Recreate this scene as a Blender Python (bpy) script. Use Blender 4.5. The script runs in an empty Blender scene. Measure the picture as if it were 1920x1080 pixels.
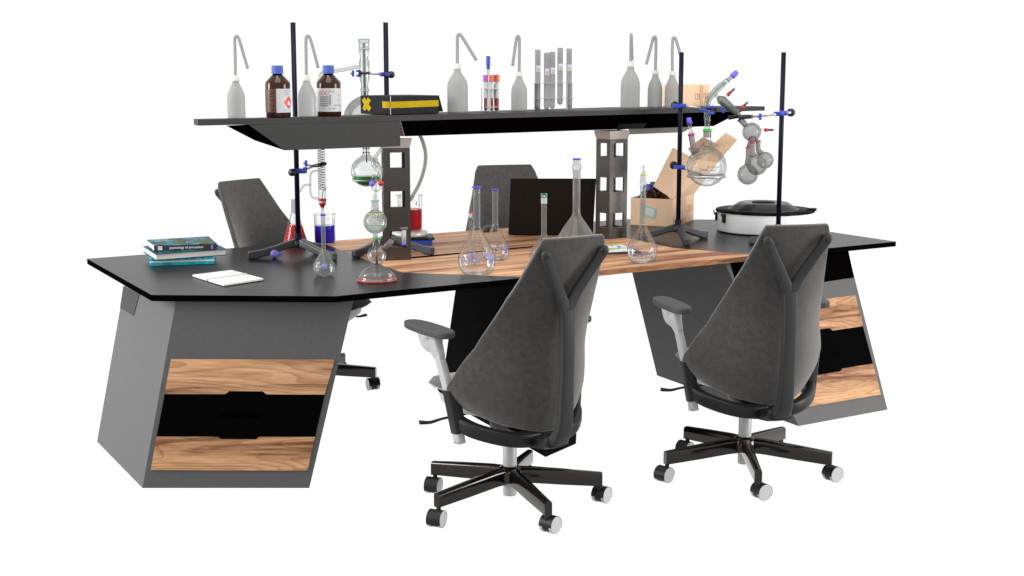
import bpy, math, random
from mathutils import Vector, Matrix
random.seed(7)
PI = math.pi
S = bpy.context.scene
COL = S.collection

# ------------------------------------------------------------------ camera
F_PX, PITCH, CAM_H = 2544.0, math.radians(9.09), 1.6
cam_d = bpy.data.cameras.new('camera'); cam = bpy.data.objects.new('camera', cam_d); COL.objects.link(cam)
cam.location = (0, 0, CAM_H); cam.rotation_euler = (PI/2 - PITCH, 0, 0)
cam_d.sensor_width = 36; cam_d.lens = F_PX/1920*36; cam_d.clip_end = 200; cam_d.clip_start = .05
S.camera = cam
CP, SP = math.cos(PITCH), math.sin(PITCH)

# measured positions of the photo -> metres in the room
def ray(x, y):
    a = (x-960)/F_PX; b = -(y-540)/F_PX
    return Vector((a, CP+b*SP, -SP+b*CP))
CO = Vector((0, 0, CAM_H))
def onz(x, y, z):
    r = ray(x, y); return CO + r*((z-CAM_H)/r.z)
def ony(x, y, Y):
    r = ray(x, y); return CO + r*(Y/r.y)
def onpl(x, y, p0, n):
    r = ray(x, y); return CO + r*((p0-CO).dot(n)/r.dot(n))
def zf(p):
    d = Vector(p)-CO; return d.y*CP - d.z*SP
def mpp(p): return zf(p)/F_PX          # metres per pixel there

# ------------------------------------------------------------------ materials
def new_mat(name):
    m = bpy.data.materials.new(name); m.use_nodes = True
    nt = m.node_tree; nt.nodes.clear()
    out = nt.nodes.new('ShaderNodeOutputMaterial')
    return m, nt, out
def principled(name, col, rough=.5, metal=0, spec=.5, noise=None, bump=None, coat=0, sheen=0):
    """noise=(scale, amount) mottles the base colour; bump=(scale, strength)"""
    m, nt, out = new_mat(name)
    b = nt.nodes.new('ShaderNodeBsdfPrincipled')
    b.inputs['Base Color'].default_value = (*col, 1)
    b.inputs['Roughness'].default_value = rough
    b.inputs['Metallic'].default_value = metal
    b.inputs['Specular IOR Level'].default_value = spec
    b.inputs['Coat Weight'].default_value = coat
    b.inputs['Sheen Weight'].default_value = sheen; b.inputs['Sheen Roughness'].default_value = .42; b.inputs['Sheen Tint'].default_value = (.72, .69, .66, 1)
    nt.links.new(b.outputs[0], out.inputs[0])
    tc = nt.nodes.new('ShaderNodeTexCoord')
    if noise:
        n = nt.nodes.new('ShaderNodeTexNoise'); n.inputs['Scale'].default_value = noise[0]; n.inputs['Detail'].default_value = 6
        n.inputs['Roughness'].default_value = .65
        nt.links.new(tc.outputs['Object'], n.inputs['Vector'])
        r = nt.nodes.new('ShaderNodeValToRGB'); a = noise[1]
        r.color_ramp.elements[0].position = .3; r.color_ramp.elements[1].position = .7
        r.color_ramp.elements[0].color = (*[c*(1-a) for c in col], 1); r.color_ramp.elements[1].color = (*[min(1, c*(1+a)) for c in col], 1)
        nt.links.new(n.outputs[0], r.inputs[0]); nt.links.new(r.outputs[0], b.inputs['Base Color'])
    if bump:
        n = nt.nodes.new('ShaderNodeTexNoise'); n.inputs['Scale'].default_value = bump[0]; n.inputs['Detail'].default_value = 3
        nt.links.new(tc.outputs['Object'], n.inputs['Vector'])
        bp = nt.nodes.new('ShaderNodeBump'); bp.inputs['Strength'].default_value = bump[1]; bp.inputs['Distance'].default_value = .002
        nt.links.new(n.outputs[0], bp.inputs['Height']); nt.links.new(bp.outputs[0], b.inputs['Normal'])
    return m
def glass(name, tint=(.97, .98, .97), edge=(.35, .37, .36), haze=.06, hazecol=(.6, .62, .6), power=3.0, gloss=.6, rough=.02):
    m, nt, out = new_mat(name)
    N = nt.nodes.new; L = nt.links.new
    lw = N('ShaderNodeLayerWeight'); lw.inputs['Blend'].default_value = .5
    pw = N('ShaderNodeMath'); pw.operation = 'POWER'; pw.inputs[1].default_value = power; L(lw.outputs['Facing'], pw.inputs[0])
    mc = N('ShaderNodeMix'); mc.data_type = 'RGBA'; mc.inputs['A'].default_value = (*tint, 1); mc.inputs['B'].default_value = (*edge, 1)
    L(pw.outputs[0], mc.inputs['Factor'])
    tr = N('ShaderNodeBsdfTransparent'); L(mc.outputs['Result'], tr.inputs[0])
    gl = N('ShaderNodeBsdfGlossy'); gl.inputs['Roughness'].default_value = rough; gl.inputs[0].default_value = (.9, .9, .9, 1)
    fr = N('ShaderNodeFresnel'); fr.inputs['IOR'].default_value = 1.45
    fm = N('ShaderNodeMath'); fm.operation = 'MULTIPLY'; fm.inputs[1].default_value = gloss; L(fr.outputs[0], fm.inputs[0])
    m1 = N('ShaderNodeMixShader'); L(fm.outputs[0], m1.inputs[0]); L(tr.outputs[0], m1.inputs[1]); L(gl.outputs[0], m1.inputs[2])
    df = N('ShaderNodeBsdfDiffuse'); df.inputs[0].default_value = (*hazecol, 1)
    tl = N('ShaderNodeBsdfTranslucent'); tl.inputs[0].default_value = (*hazecol, 1)
    m0 = N('ShaderNodeMixShader'); m0.inputs[0].default_value = .25; L(df.outputs[0], m0.inputs[1]); L(tl.outputs[0], m0.inputs[2])
    m2 = N('ShaderNodeMixShader'); m2.inputs[0].default_value = haze; L(m1.outputs[0], m2.inputs[1]); L(m0.outputs[0], m2.inputs[2])
    L(m2.outputs[0], out.inputs[0])
    return m
def wood(name, ang=0, plane='xy', light=(.72, .425, .24), dark=(.25, .10, .052), scale=1.0, rings=False, rough=.42, off=(0, 0, 0)):
    m, nt, out = new_mat(name)
    N = nt.nodes.new; L = nt.links.new
    tc = N('ShaderNodeTexCoord')
    mp = N('ShaderNodeMapping'); mp.vector_type = 'POINT'
    rot = (0, 0, -ang)
    mp.inputs['Rotation'].default_value = rot
    mp.inputs['Location'].default_value = off
    L(tc.outputs['Object'], mp.inputs[0])
    ms = N('ShaderNodeMapping'); ms.inputs['Scale'].default_value = (1.3*scale, 14*scale, 14*scale)
    L(mp.outputs[0], ms.inputs[0])
    # broad bands
    n1 = N('ShaderNodeTexNoise'); n1.inputs['Scale'].default_value = .75; n1.inputs['Detail'].default_value = 5; n1.inputs['Roughness'].default_value = .6; n1.inputs['Distortion'].default_value = .6
    L(ms.outputs[0], n1.inputs['Vector'])
    # growth lines: contour lines of a slow noise give cathedral figures
    mr = N('ShaderNodeMapping'); mr.inputs['Scale'].default_value = (.75*scale, 5.5*scale, 5.5*scale); L(mp.outputs[0], mr.inputs[0])
    n2 = N('ShaderNodeTexNoise'); n2.inputs['Scale'].default_value = .9; n2.inputs['Detail'].default_value = 1.5; n2.inputs['Roughness'].default_value = .35
    L(mr.outputs[0], n2.inputs['Vector'])
    k = N('ShaderNodeMath'); k.operation = 'MULTIPLY'; k.inputs[1].default_value = 26 if rings else 14; L(n2.outputs[0], k.inputs[0])
    fr = N('ShaderNodeMath'); fr.operation = 'FRACT'; L(k.outputs[0], fr.inputs[0])
    # fibres
    mf = N('ShaderNodeMapping'); mf.inputs['Scale'].default_value = (9*scale, 260*scale, 260*scale); L(mp.outputs[0], mf.inputs[0])
    n3 = N('ShaderNodeTexNoise'); n3.inputs['Scale'].default_value = 1; n3.inputs['Detail'].default_value = 4; L(mf.outputs[0], n3.inputs['Vector'])
    r1 = N('ShaderNodeValToRGB')
    e = r1.color_ramp.elements
    e[0].position = .395; e[0].color = (*dark, 1); e[1].position = .60; e[1].color = (*light, 1)
    x = r1.color_ramp.elements.new(.475); x.color = (*[(a*.4+b*.6) for a, b in zip(dark, light)], 1)
    y = r1.color_ramp.elements.new(.75); y.color = (*[min(1, c*1.22) for c in light], 1)
    L(n1.outputs[0], r1.inputs[0])
    r2 = N('ShaderNodeValToRGB'); e = r2.color_ramp.elements
    lo = .72 if rings else .88
    e[0].position = 0; e[0].color = (lo, lo*.93, lo*.88, 1); e[1].position = .45; e[1].color = (1, 1, 1, 1)
    z = e.new(.93); z.color = (1, 1, 1, 1); z = e.new(1.0); z.color = (lo, lo*.93, lo*.88, 1)
    L(fr.outputs[0], r2.inputs[0])
    mx = N('ShaderNodeMix'); mx.data_type = 'RGBA'; mx.blend_type = 'MULTIPLY'; mx.inputs['Factor'].default_value = 1
    L(r1.outputs[0], mx.inputs['A']); L(r2.outputs[0], mx.inputs['B'])
    r3 = N('ShaderNodeValToRGB'); e = r3.color_ramp.elements
    e[0].position = .3; e[0].color = (.78, .74, .7, 1); e[1].position = .62; e[1].color = (1.06, 1.06, 1.06, 1)
    L(n3.outputs[0], r3.inputs[0])
    mx2 = N('ShaderNodeMix'); mx2.data_type = 'RGBA'; mx2.blend_type = 'MULTIPLY'; mx2.inputs['Factor'].default_value = 1
    L(mx.outputs['Result'], mx2.inputs['A']); L(r3.outputs[0], mx2.inputs['B'])
    b = N('ShaderNodeBsdfPrincipled'); b.inputs['Roughness'].default_value = rough; b.inputs['Specular IOR Level'].default_value = .12
    L(mx2.outputs['Result'], b.inputs['Base Color'])
    bp = N('ShaderNodeBump'); bp.inputs['Strength'].default_value = .15; bp.inputs['Distance'].default_value = .001
    L(n3.outputs[0], bp.inputs['Height']); L(bp.outputs[0], b.inputs['Normal'])
    L(b.outputs[0], out.inputs[0])
    return m
def swirl(name, cols, scale=9, base=None):
    """printed cover art: blurred patches of several colours"""
    m, nt, out = new_mat(name)
    N = nt.nodes.new; L = nt.links.new
    tc = N('ShaderNodeTexCoord'); n = N('ShaderNodeTexNoise'); n.inputs['Scale'].default_value = scale; n.inputs['Detail'].default_value = 3; n.inputs['Distortion'].default_value = 1.2
    L(tc.outputs['Object'], n.inputs['Vector'])
    r = N('ShaderNodeValToRGB'); e = r.color_ramp.elements
    for i, c in enumerate(cols):
        p = .28 + .44*i/(len(cols)-1)
        if i == 0: e[0].position = p; e[0].color = (*c, 1)
        elif i == 1: e[1].position = p; e[1].color = (*c, 1)
        else: x = e.new(p); x.color = (*c, 1)
    L(n.outputs[0], r.inputs[0])
    b = N('ShaderNodeBsdfPrincipled'); b.inputs['Roughness'].default_value = .45; b.inputs['Specular IOR Level'].default_value = .06
    L(r.outputs[0], b.inputs['Base Color']); L(b.outputs[0], out.inputs[0])
    return m

M = {}
M['grey'] = principled('grey_lacquer', (.092, .092, .092), .55, spec=.2, noise=(60, .06), bump=(500, .1))
M['greyshelf'] = principled('grey_shelf_lacquer', (.044, .044, .044), .55, spec=.12, noise=(60, .06), bump=(500, .1))
M['black'] = principled('black_lacquer', (.0012, .0012, .0012), .8, spec=.01)
M['blackleg'] = principled('black_leg_lacquer', (.004, .004, .004), .7, spec=.02)
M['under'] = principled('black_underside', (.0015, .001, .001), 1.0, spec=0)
M['desk'] = principled('black_desktop_laminate', (.015, .015, .015), .30, spec=.085, noise=(8, .12), bump=(300, .05))
M['deskedge'] = principled('black_desktop_edge', (.0015, .0015, .0015), 1.0, spec=0)
M['woodtop'] = wood('walnut_desktop', math.radians(34), rough=.5)
M['wooddrawer'] = wood('walnut_drawer', 0, light=(.60, .345, .19), dark=(.20, .085, .042), scale=1.5, rings=True)
M['wooddrawer2'] = wood('walnut_drawer_low', 0, light=(.56, .315, .165), dark=(.19, .08, .04), scale=1.6, rings=True, off=(3, 1, 2))
M['wooddrawer3'] = wood('oak_drawer_right', math.radians(30), light=(.54, .31, .165), dark=(.17, .07, .033), scale=1.5, rings=True, off=(5, 1, 4))
M['column'] = principled('brown_bronze_metal', (.115, .104, .097), .27, metal=.92, spec=.4, noise=(70, .15), bump=(700, .15))
M['railmetal'] = principled('dull_dark_metal', (.14, .135, .115), .45, metal=.8, noise=(300, .3))
M['capmetal'] = principled('pale_satin_metal', (.50, .44, .41), .45, metal=.3)
M['fabric'] = principled('grey_brown_fabric', (.062, .059, .056), .95, spec=.02, noise=(45, .22), bump=(900, .5), sheen=1.0)
M['blackpl'] = principled('black_plastic', (.009, .009, .010), .45, spec=.3, bump=(600, .15))
M['spinepl'] = principled('charcoal_plastic', (.030, .031, .032), .5, spec=.2, bump=(600, .15))
M['padpl'] = principled('charcoal_pad', (.055, .056, .057), .55, spec=.2, bump=(600, .15))
M['lightpl'] = principled('light_grey_plastic', (.46, .465, .47), .45, spec=.3)
M['starmetal'] = principled('polished_dark_metal', (.048, .043, .040), .14, metal=.95, coat=.15)
M['chrome'] = principled('chrome', (.7, .7, .7), .12, metal=1)
M['lift'] = principled('grey_steel', (.42, .42, .43), .4, metal=.2)
M['rod'] = principled('navy_black_rod', (.006, .0055, .018), .4, spec=.15, bump=(300, .2))
M['cast'] = principled('cast_iron_hammered', (.026, .027, .032), .30, spec=.5, noise=(160, .5), bump=(260, .8))
M['blue'] = principled('blue_enamel', (.03, .065, .42), .4, spec=.4)
M['bluecap'] = principled('blue_screw_cap', (.060, .098, .39), .5, spec=.3)
M['steel'] = principled('brushed_steel', (.52, .52, .52), .32, metal=.55)
M['knob'] = principled('black_knob', (.008, .008, .018), .4)
M['glass'] = glass('clear_glass', tint=(.94, .95, .945), edge=(.16, .17, .165), haze=.05, hazecol=(.45, .46, .45), power=5.0, gloss=.5, rough=.02)
M['beakerglass'] = glass('beaker_glass', tint=(.96, .97, .965), edge=(.15, .16, .155), haze=.015, hazecol=(.5, .51, .5), power=5.0, gloss=.5, rough=.02)
M['glassg'] = glass('grey_glass', tint=(.74, .75, .745), edge=(.2, .2, .2), haze=.30, hazecol=(.40, .40, .40), power=4, gloss=.5)
M['glassneck'] = glass('cloudy_glass', tint=(.82, .83, .82), edge=(.16, .17, .16), haze=.26, hazecol=(.34, .35, .34), power=4.0, gloss=.6, rough=.02)
M['glasst'] = glass('pale_green_glass', tint=(.83, .86, .84), edge=(.08, .11, .09), haze=.10, hazecol=(.5, .53, .51), power=3.2, gloss=.6)
M['frost'] = glass('frosted_joint', tint=(.9, .9, .9), edge=(.6, .6, .6), haze=.75, hazecol=(.66, .66, .68), power=2, gloss=.3)
M['ground'] = glass('ground_glass_joint', tint=(.6, .56, .56), edge=(.2, .2, .2), haze=.4, hazecol=(.42, .38, .38), power=2, gloss=.9, rough=.15)
M['milky'] = glass('milky_polythene', tint=(.80, .80, .79), edge=(.5, .5, .5), haze=.64, hazecol=(.43, .435, .42), power=4, gloss=.15, rough=.3)
M['hose'] = glass('silicone_hose', tint=(.7, .7, .69), edge=(.4, .4, .4), haze=.6, hazecol=(.5, .5, .48), power=3, gloss=.4, rough=.15)
M['amber'] = principled('amber_glass', (.035, .011, .004), .08, spec=.3)
M['amberneck'] = principled('amber_glass_thick', (.006, .002, .001), .08, spec=.5)
M['amberlabel'] = principled('brown_label', (.085, .03, .014), .5)
M['white'] = principled('white_plastic', (.53, .53, .49), .5)
M['label'] = principled('white_label', (.52, .52, .52), .6)
M['paper'] = principled('white_paper', (.68, .68, .66), .7, noise=(90, .03))
M['pages'] = principled('page_block', (.62, .61, .58), .8)
M['ink'] = principled('grey_ink', (.12, .12, .13), .7)
M['inkd'] = principled('black_ink', (.02, .02, .02), .7)
M['inkw'] = principled('white_ink', (.8, .8, .8), .7)
M['violetink'] = principled('violet_enamel_print', (.20, .19, .50), .5)
M['greyink'] = principled('pale_enamel_print', (.55, .55, .60), .5)
M['red'] = principled('red_label_ink', (.75, .02, .015), .45)
M['redpl'] = principled('red_plastic', (.5, .012, .02), .35)
M['redring'] = principled('red_ring', (.6, .02, .02), .4)
M['greenring'] = principled('green_ring', (.08, .42, .09), .4)
M['yellowring'] = principled('yellow_ring', (.62, .60, .05), .4)
M['tealring'] = principled('teal_ring', (.03, .45, .33), .4)
M['bluering'] = principled('blue_ring', (.06, .05, .62), .4)
M['violet'] = principled('violet_plastic', (.16, .09, .75), .4)
M['bulb'] = principled('violet_rubber', (.16, .15, .48), .45)
M['pinkring'] = principled('magenta_ring', (.55, .01, .25), .4)
M['liqred'] = principled('red_liquid', (.42, .005, .013), .2, spec=.05)
M['liqblue'] = principled('blue_liquid', (.03, .010, .50), .2, spec=.05)
M['liqbluetop'] = principled('blue_liquid_surface', (.02, .16, .32), .15)
M['liqgreen'] = principled('green_liquid', (.015, .33, .012), .1, spec=.5)
M['card'] = principled('cardboard', (.78, .545, .37), .85, spec=.1, noise=(40, .04), bump=(400, .2))
M['cardin'] = principled('cardboard_inside', (.66, .45, .29), .85, spec=.1, noise=(40, .05))
M['tape'] = principled('parcel_tape', (.60, .33, .17), .35, spec=.4)
M['cyan'] = principled('pale_blue_print', (.30, .50, .53), .6)
M['creamlab'] = principled('cream_label', (.62, .62, .52), .6)
M['blackbox'] = principled('black_board', (.007, .008, .011), .6, spec=.15, noise=(50, .3))
M['yellow'] = principled('yellow_tape', (.43, .295, .004), .6, spec=.08, noise=(30, .12), bump=(25, .6))
M['magenta'] = principled('magenta_cap', (.50, .06, .42), .45)
M['orange'] = principled('orange_cap', (.60, .12, .03), .45)
M['darkhose'] = principled('dark_rubber', (.07, .07, .07), .6)
M['laptop'] = principled('laptop_shell', (.010, .007, .006), .45, spec=.15)
M['lid'] = principled('black_gloss_lid', (.003, .003, .003), .6, spec=0, coat=.12)
M['smoke'] = glass('smoked_dome', tint=(.82, .82, .82), edge=(.15, .15, .15), haze=.05, hazecol=(.4, .4, .4), power=2.6, gloss=.5)
M['coil'] = principled('coil_dark_glass', (.06, .06, .062), .2)
M['teal'] = swirl('teal_cover', [(.01, .25, .33), (.02, .42, .52), (.05, .55, .62), (.02, .34, .50), (.25, .65, .7)], 14)
M['artcover'] = swirl('dark_art_cover', [(.01, .01, .01), (.012, .012, .010), (.07, .10, .02), (.012, .012, .012), (.03, .26, .42), (.08, .10, .03), (.012, .01, .015)], 9)
M['navycover'] = swirl('navy_cover', [(.005, .03, .06), (.01, .06, .1), (.02, .12, .16), (.01, .04, .08)], 20)
M['plate'] = principled('pale_metal_plate', (.6, .58, .54), .4, metal=.3, noise=(60, .1))
M['clearpl'] = glass('clear_acrylic', tint=(.9, .9, .9), edge=(.6, .6, .6), haze=.45, hazecol=(.75, .75, .75), power=2, gloss=.4)
M['tubepale'] = glass('blood_tube_plastic', tint=(.8, .86, .87), edge=(.5, .56, .58), haze=.14, hazecol=(.5, .56, .58), power=2, gloss=.3)
M['ledpanel'] = principled('pale_blue_acrylic', (.62, .68, .74), .4)
for i, c in enumerate([(.02, .5, .06), (.05, .08, .6), (.7, .62, .05), (.75, .28, .05)]): M['dot%d' % i] = principled('counter_colour_%d' % i, c, .5)

# ------------------------------------------------------------------ mesh helpers
class G:
    def __init__(s): s.v = []; s.f = []; s.m = []; s.sm = []
    def add(s, v, f, mi=0, smooth=False):
        o = len(s.v); s.v += [tuple(p) for p in v]
        for q in f: s.f.append(tuple(i+o for i in q)); s.m.append(mi); s.sm.append(smooth)
        return s
    def build(s, name, mats, parent=None, M4=None):
        me = bpy.data.meshes.new(name); v = s.v
        if M4: v = [tuple(M4 @ Vector(p)) for p in v]
        if parent is not None:
            inv = parent_world(parent).inverted(); v = [tuple(inv @ Vector(p)) for p in v]
        me.from_pydata(v, [], s.f)
        if not isinstance(mats, (list, tuple)): mats = [mats]
        for mm in mats: me.materials.append(M[mm] if isinstance(mm, str) else mm)
        for p, mi, sm in zip(me.polygons, s.m, s.sm): p.material_index = mi; p.use_smooth = sm
        me.update()
        ob = bpy.data.objects.new(name, me); COL.objects.link(ob)
        if parent is not None: ob.parent = parent
        return ob
def parent_world(o):
    m = o.matrix_basis.copy()
    while o.parent is not None: o = o.parent; m = o.matrix_basis @ m
    return m
def thing(name, label, cat, loc=(0, 0, 0), rz=0, group=None):
    o = bpy.data.objects.new(name, None); COL.objects.link(o); o.empty_display_size = .05
    o.location = loc; o.rotation_euler = (0, 0, rz)
    o['label'] = label; o['category'] = cat
    if group: o['group'] = group
    return o
def prism(pts, vec):
    """closed prism: polygon pts (3d) extruded by vec"""
    n = len(pts); vec = Vector(vec)
    v = [Vector(p) for p in pts] + [Vector(p)+vec for p in pts]
    f = [tuple(range(n)), tuple(range(2*n-1, n-1, -1))] + [(i, i+n, (i+1) % n+n, (i+1) % n) for i in range(n)]
    return v, f
def hexa(b, t):
    v = list(b)+list(t)
    return v, [(3, 2, 1, 0), (4, 5, 6, 7), (0, 1, 5, 4), (1, 2, 6, 5), (2, 3, 7, 6), (3, 0, 4, 7)]
def box(c, s, R=None, bevel=0):
    c = Vector(c); hx, hy, hz = s[0]/2, s[1]/2, s[2]/2
    v = [Vector((x, y, z)) for z in (-hz, hz) for x, y in ((-hx, -hy), (hx, -hy), (hx, hy), (-hx, hy))]
    if R is not None: v = [R @ p for p in v]
    return [p+c for p in v], [(3, 2, 1, 0), (4, 5, 6, 7), (0, 1, 5, 4), (1, 2, 6, 5), (2, 3, 7, 6), (3, 0, 4, 7)]
def lathe(prof, c=(0, 0, 0), seg=40, R=None):
    c = Vector(c); v = []; f = []; n = len(prof)
    for r, z in prof:
        for k in range(seg):
            a = 2*PI*k/seg; p = Vector((r*math.cos(a), r*math.sin(a), z))
            v.append((R @ p if R is not None else p)+c)
    for i in range(n-1):
        for k in range(seg):
            a, b = i*seg+k, i*seg+(k+1) % seg
            f.append((a, b, b+seg, a+seg))
    return v, f
def cyl(p0, p1, r0, r1=None, seg=20, cap=True):
    p0, p1 = Vector(p0), Vector(p1); r1 = r0 if r1 is None else r1
    d = (p1-p0); L = d.length; q = Vector((0, 0, 1)).rotation_difference(d).to_matrix()
    prof = [(r0, 0), (r1, L)]
    if cap: prof = [(1e-5, 0), (r0, 0), (r1, L), (1e-5, L)]
    return lathe(prof, p0, seg, q)
def ball(c, r, seg=24, rings=14, a0=-90, a1=90, sz=1):
    prof = [(max(1e-5, r*math.cos(math.radians(a0+(a1-a0)*i/rings))), sz*r*math.sin(math.radians(a0+(a1-a0)*i/rings))) for i in range(rings+1)]
    return lathe(prof, c, seg)
def catmull(P, n=6):
    P = [Vector(p) for p in P]; out = []
    for i in range(len(P)-1):
        p0 = P[max(i-1, 0)]; p1 = P[i]; p2 = P[i+1]; p3 = P[min(i+2, len(P)-1)]
        for k in range(n):
            t = k/n
            out.append(.5*((2*p1)+(-p0+p2)*t+(2*p0-5*p1+4*p2-p3)*t*t+(-p0+3*p1-3*p2+p3)*t**3))
    out.append(P[-1]); return out
def tube(P, r, seg=12, smooth=0, cap=True, rf=None, flat=None, up=None):
    """sweep; r number or list; flat=(a,b) section scale"""
    if smooth: 
        rr = r if isinstance(r, (list, tuple)) else [r]*len(P)
        n = len(P); P2 = catmull(P, smooth)
        R2 = []
        for i in range(n-1):
            for k in range(smooth): R2.append(rr[i]+(rr[i+1]-rr[i])*k/smooth)
        R2.append(rr[-1]); P = P2; r = R2
    P = [Vector(p) for p in P]
    if not isinstance(r, (list, tuple)): r = [r]*len(P)
    v = []; f = []; nrm = None
    for i, p in enumerate(P):
        t = (P[min(i+1, len(P)-1)]-P[max(i-1, 0)]).normalized()
        if up is not None: u = Vector(up); nrm = (u - t*u.dot(t)).normalized()
        elif nrm is None:
            u = Vector((0, 0, 1)) if abs(t.z) < .9 else Vector((1, 0, 0)); nrm = (u-t*u.dot(t)).normalized()
        else:
            nrm = (nrm-t*nrm.dot(t)).normalized()
        b = t.cross(nrm)
        fa, fb = flat if flat else (1, 1)
        for k in range(seg):
            a = 2*PI*k/seg; ca, sa = math.cos(a), math.sin(a)
            if flat:  # rounded rectangle section
                e = .45; ca = math.copysign(abs(ca)**e, ca); sa = math.copysign(abs(sa)**e, sa)
            v.append(p+nrm*(ca*r[i]*fa)+b*(sa*r[i]*fb))
    for i in range(len(P)-1):
        for k in range(seg):
            a, b2 = i*seg+k, i*seg+(k+1) % seg
            f.append((a, b2, b2+seg, a+seg))
    if cap:
        f.append(tuple(range(seg-1, -1, -1))); f.append(tuple(range((len(P)-1)*seg, len(P)*seg)))
    return v, f
def torus(c, R, r, seg=40, sec=10, rot=None, sx=1):
    v = []; f = []; c = Vector(c)
    for i in range(seg):
        a = 2*PI*i/seg
        for k in range(sec):
            b = 2*PI*k/sec
            p = Vector(((R+r*math.cos(b))*math.cos(a)*sx, (R+r*math.cos(b))*math.sin(a), r*math.sin(b)))
            v.append((rot @ p if rot is not None else p)+c)
    for i in range(seg):
        for k in range(sec):
            f.append((i*sec+k, ((i+1) % seg)*sec+k, ((i+1) % seg)*sec+(k+1) % sec, i*sec+(k+1) % sec))
    return v, f
def bevelmod(o, w=.002, seg=2, ang=35):
    b = o.modifiers.new('bevel', 'BEVEL'); b.width = w; b.segments = seg; b.limit_method = 'ANGLE'; b.angle_limit = math.radians(ang)
    return o
_textcache = {}
def text_geo(s, size, bold=0):
    key = (s, size, bold)
    if key not in _textcache:
        c = bpy.data.curves.new('t', 'FONT'); c.body = s; c.size = size; c.align_x = 'CENTER'; c.align_y = 'CENTER'; c.resolution_u = 2; c.offset = bold
        o = bpy.data.objects.new('t', c); COL.objects.link(o)
        dg = bpy.context.evaluated_depsgraph_get(); dg.update()
        me = o.evaluated_get(dg).to_mesh()
        v = [tuple(p.co) for p in me.vertices]; f = [tuple(p.vertices) for p in me.polygons]
        o.evaluated_get(dg).to_mesh_clear()
        bpy.data.objects.remove(o); bpy.data.curves.remove(c)
        _textcache[key] = (v, f)
    return _textcache[key]
def text_plane(s, size, o, ux, uy, bold=0):
    v, f = text_geo(s, size, bold); o, ux, uy = Vector(o), Vector(ux).normalized(), Vector(uy).normalized()
    return [o+ux*x+uy*y for x, y, z in v], f
def text_wrap(s, size, c, prof_r, ang, z, bold=0):
    """wrap round a vertical body of radius prof_r(z) centred at c; ang = azimuth of text centre"""
    v, f = text_geo(s, size, bold); out = []
    for x, y, _ in v:
        r = prof_r(z+y)+.0012; a = ang+x/r
        out.append(Vector((c[0]+r*math.cos(a), c[1]+r*math.sin(a), z+y)))
    return out, f
def patch_wrap(pts, c, prof_r, ang, z, off=.001, n=8):
    """polygon rows wrapped: pts = (x0,x1,y0,y1) rectangle"""
    x0, x1, y0, y1 = pts; v = []; f = []
    for j in (0, 1, 2):
        y = y0+(y1-y0)*j/2
        for i in range(n+1):
            x = x0+(x1-x0)*i/n; r = prof_r(z+y)+off; a = ang+x/r
            v.append(Vector((c[0]+r*math.cos(a), c[1]+r*math.sin(a), z+y)))
    for j in (0, 1):
        for i in range(n): a = j*(n+1)+i; f.append((a, a+1, a+n+2, a+n+1))
    return v, f
def poly_wrap(pts, c, prof_r, ang, z, off=.0015, n=10):
    """wrap a polygon round a cylinder as thin vertical strips"""
    xs = sorted({p[0] for p in pts}); lo, hi = xs[0], xs[-1]
    xs = sorted(set(xs) | {lo+(hi-lo)*i/n for i in range(n+1)})
    def span(x):
        ys = []
        for (x0, y0), (x1, y1) in zip(pts, pts[1:]+pts[:1]):
            if x0 == x1:
                if abs(x-x0) < 1e-9: ys += [y0, y1]
            elif min(x0, x1)-1e-9 <= x <= max(x0, x1)+1e-9: ys.append(y0+(y1-y0)*(x-x0)/(x1-x0))
        return (min(ys), max(ys)) if ys else (0, 0)
    vv = []; ff = []
    for x in xs:
        for y in span(x):
            r = prof_r(z+y)+off; a = ang+x/r; vv.append(Vector((c[0]+r*math.cos(a), c[1]+r*math.sin(a), z+y)))
    for i in range(len(xs)-1): ff.append((2*i, 2*i+2, 2*i+3, 2*i+1))
    return vv, ff
def poly_wrap_old(pts, c, prof_r, ang, z, off=.0015):
    v = []
    for x, y in pts:
        r = prof_r(z+y)+off; a = ang+x/r; v.append(Vector((c[0]+r*math.cos(a), c[1]+r*math.sin(a), z+y)))
    return v, [tuple(range(len(pts)))]
def interp(prof):
    P = sorted([(z, r) for r, z in prof])
    def fn(z):
        if z <= P[0][0]: return P[0][1]
        for (a, ra), (b, rb) in zip(P, P[1:]):
            if a <= z <= b: return ra+(rb-ra)*((z-a)/(b-a) if b > a else 0)
        return P[-1][1]
    return fn
def smoothprof(prof, n=5):
    P = catmull([(r, z, 0) for r, z in prof], n)
    return [(max(1e-5, p.x), p.y) for p in P]
def pxprof(cx, base, pp):
    """profile given as (radius px, y px) -> metres at the object's distance"""
    s = mpp(Vector((base.x, base.y, base.z+.1)))
    return [(r*s, ony(cx, y, base.y).z) for r, y in pp]

# ------------------------------------------------------------------ workbench
ZD = .76; TH = .024; ZT = ZD-TH
A, B, C, R_ = [onz(x, y, ZD) for x, y in ((163, 485), (284, 553), (627, 555.5), (1680, 453))]
ctr = (A+R_)/2
def sym(p, z=None): q = 2*ctr-Vector(p); return Vector((q.x, q.y, p[2]))
bench = thing('laboratory_workbench', 'long black and walnut laboratory workbench with grey pedestals and an overhead shelf', 'workbench', (ctr.x, ctr.y, 0))
Bp, Cp = sym(B), sym(C)
def front_pt(x):   # a point of the long front edge seen at pixel column x
    y = 555.5+(453-555.5)*(x-627)/(1680-627); return onz(x, y, ZD)
def back_pt(x):
    # intersection of the view column with edge A-C'
    lo, hi = 0.0, 1.0
    for _ in range(40):
        m = (lo+hi)/2; p = A.lerp(Cp, m); px = 960+F_PX*p.x/zf(p)
        if px < x: lo = m
        else: hi = m
    return A.lerp(Cp, lo)
tipL = front_pt(995); vL = onz(755, 511, ZD); vL2 = onz(719, 499, ZD); bL = back_pt(598)
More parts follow.
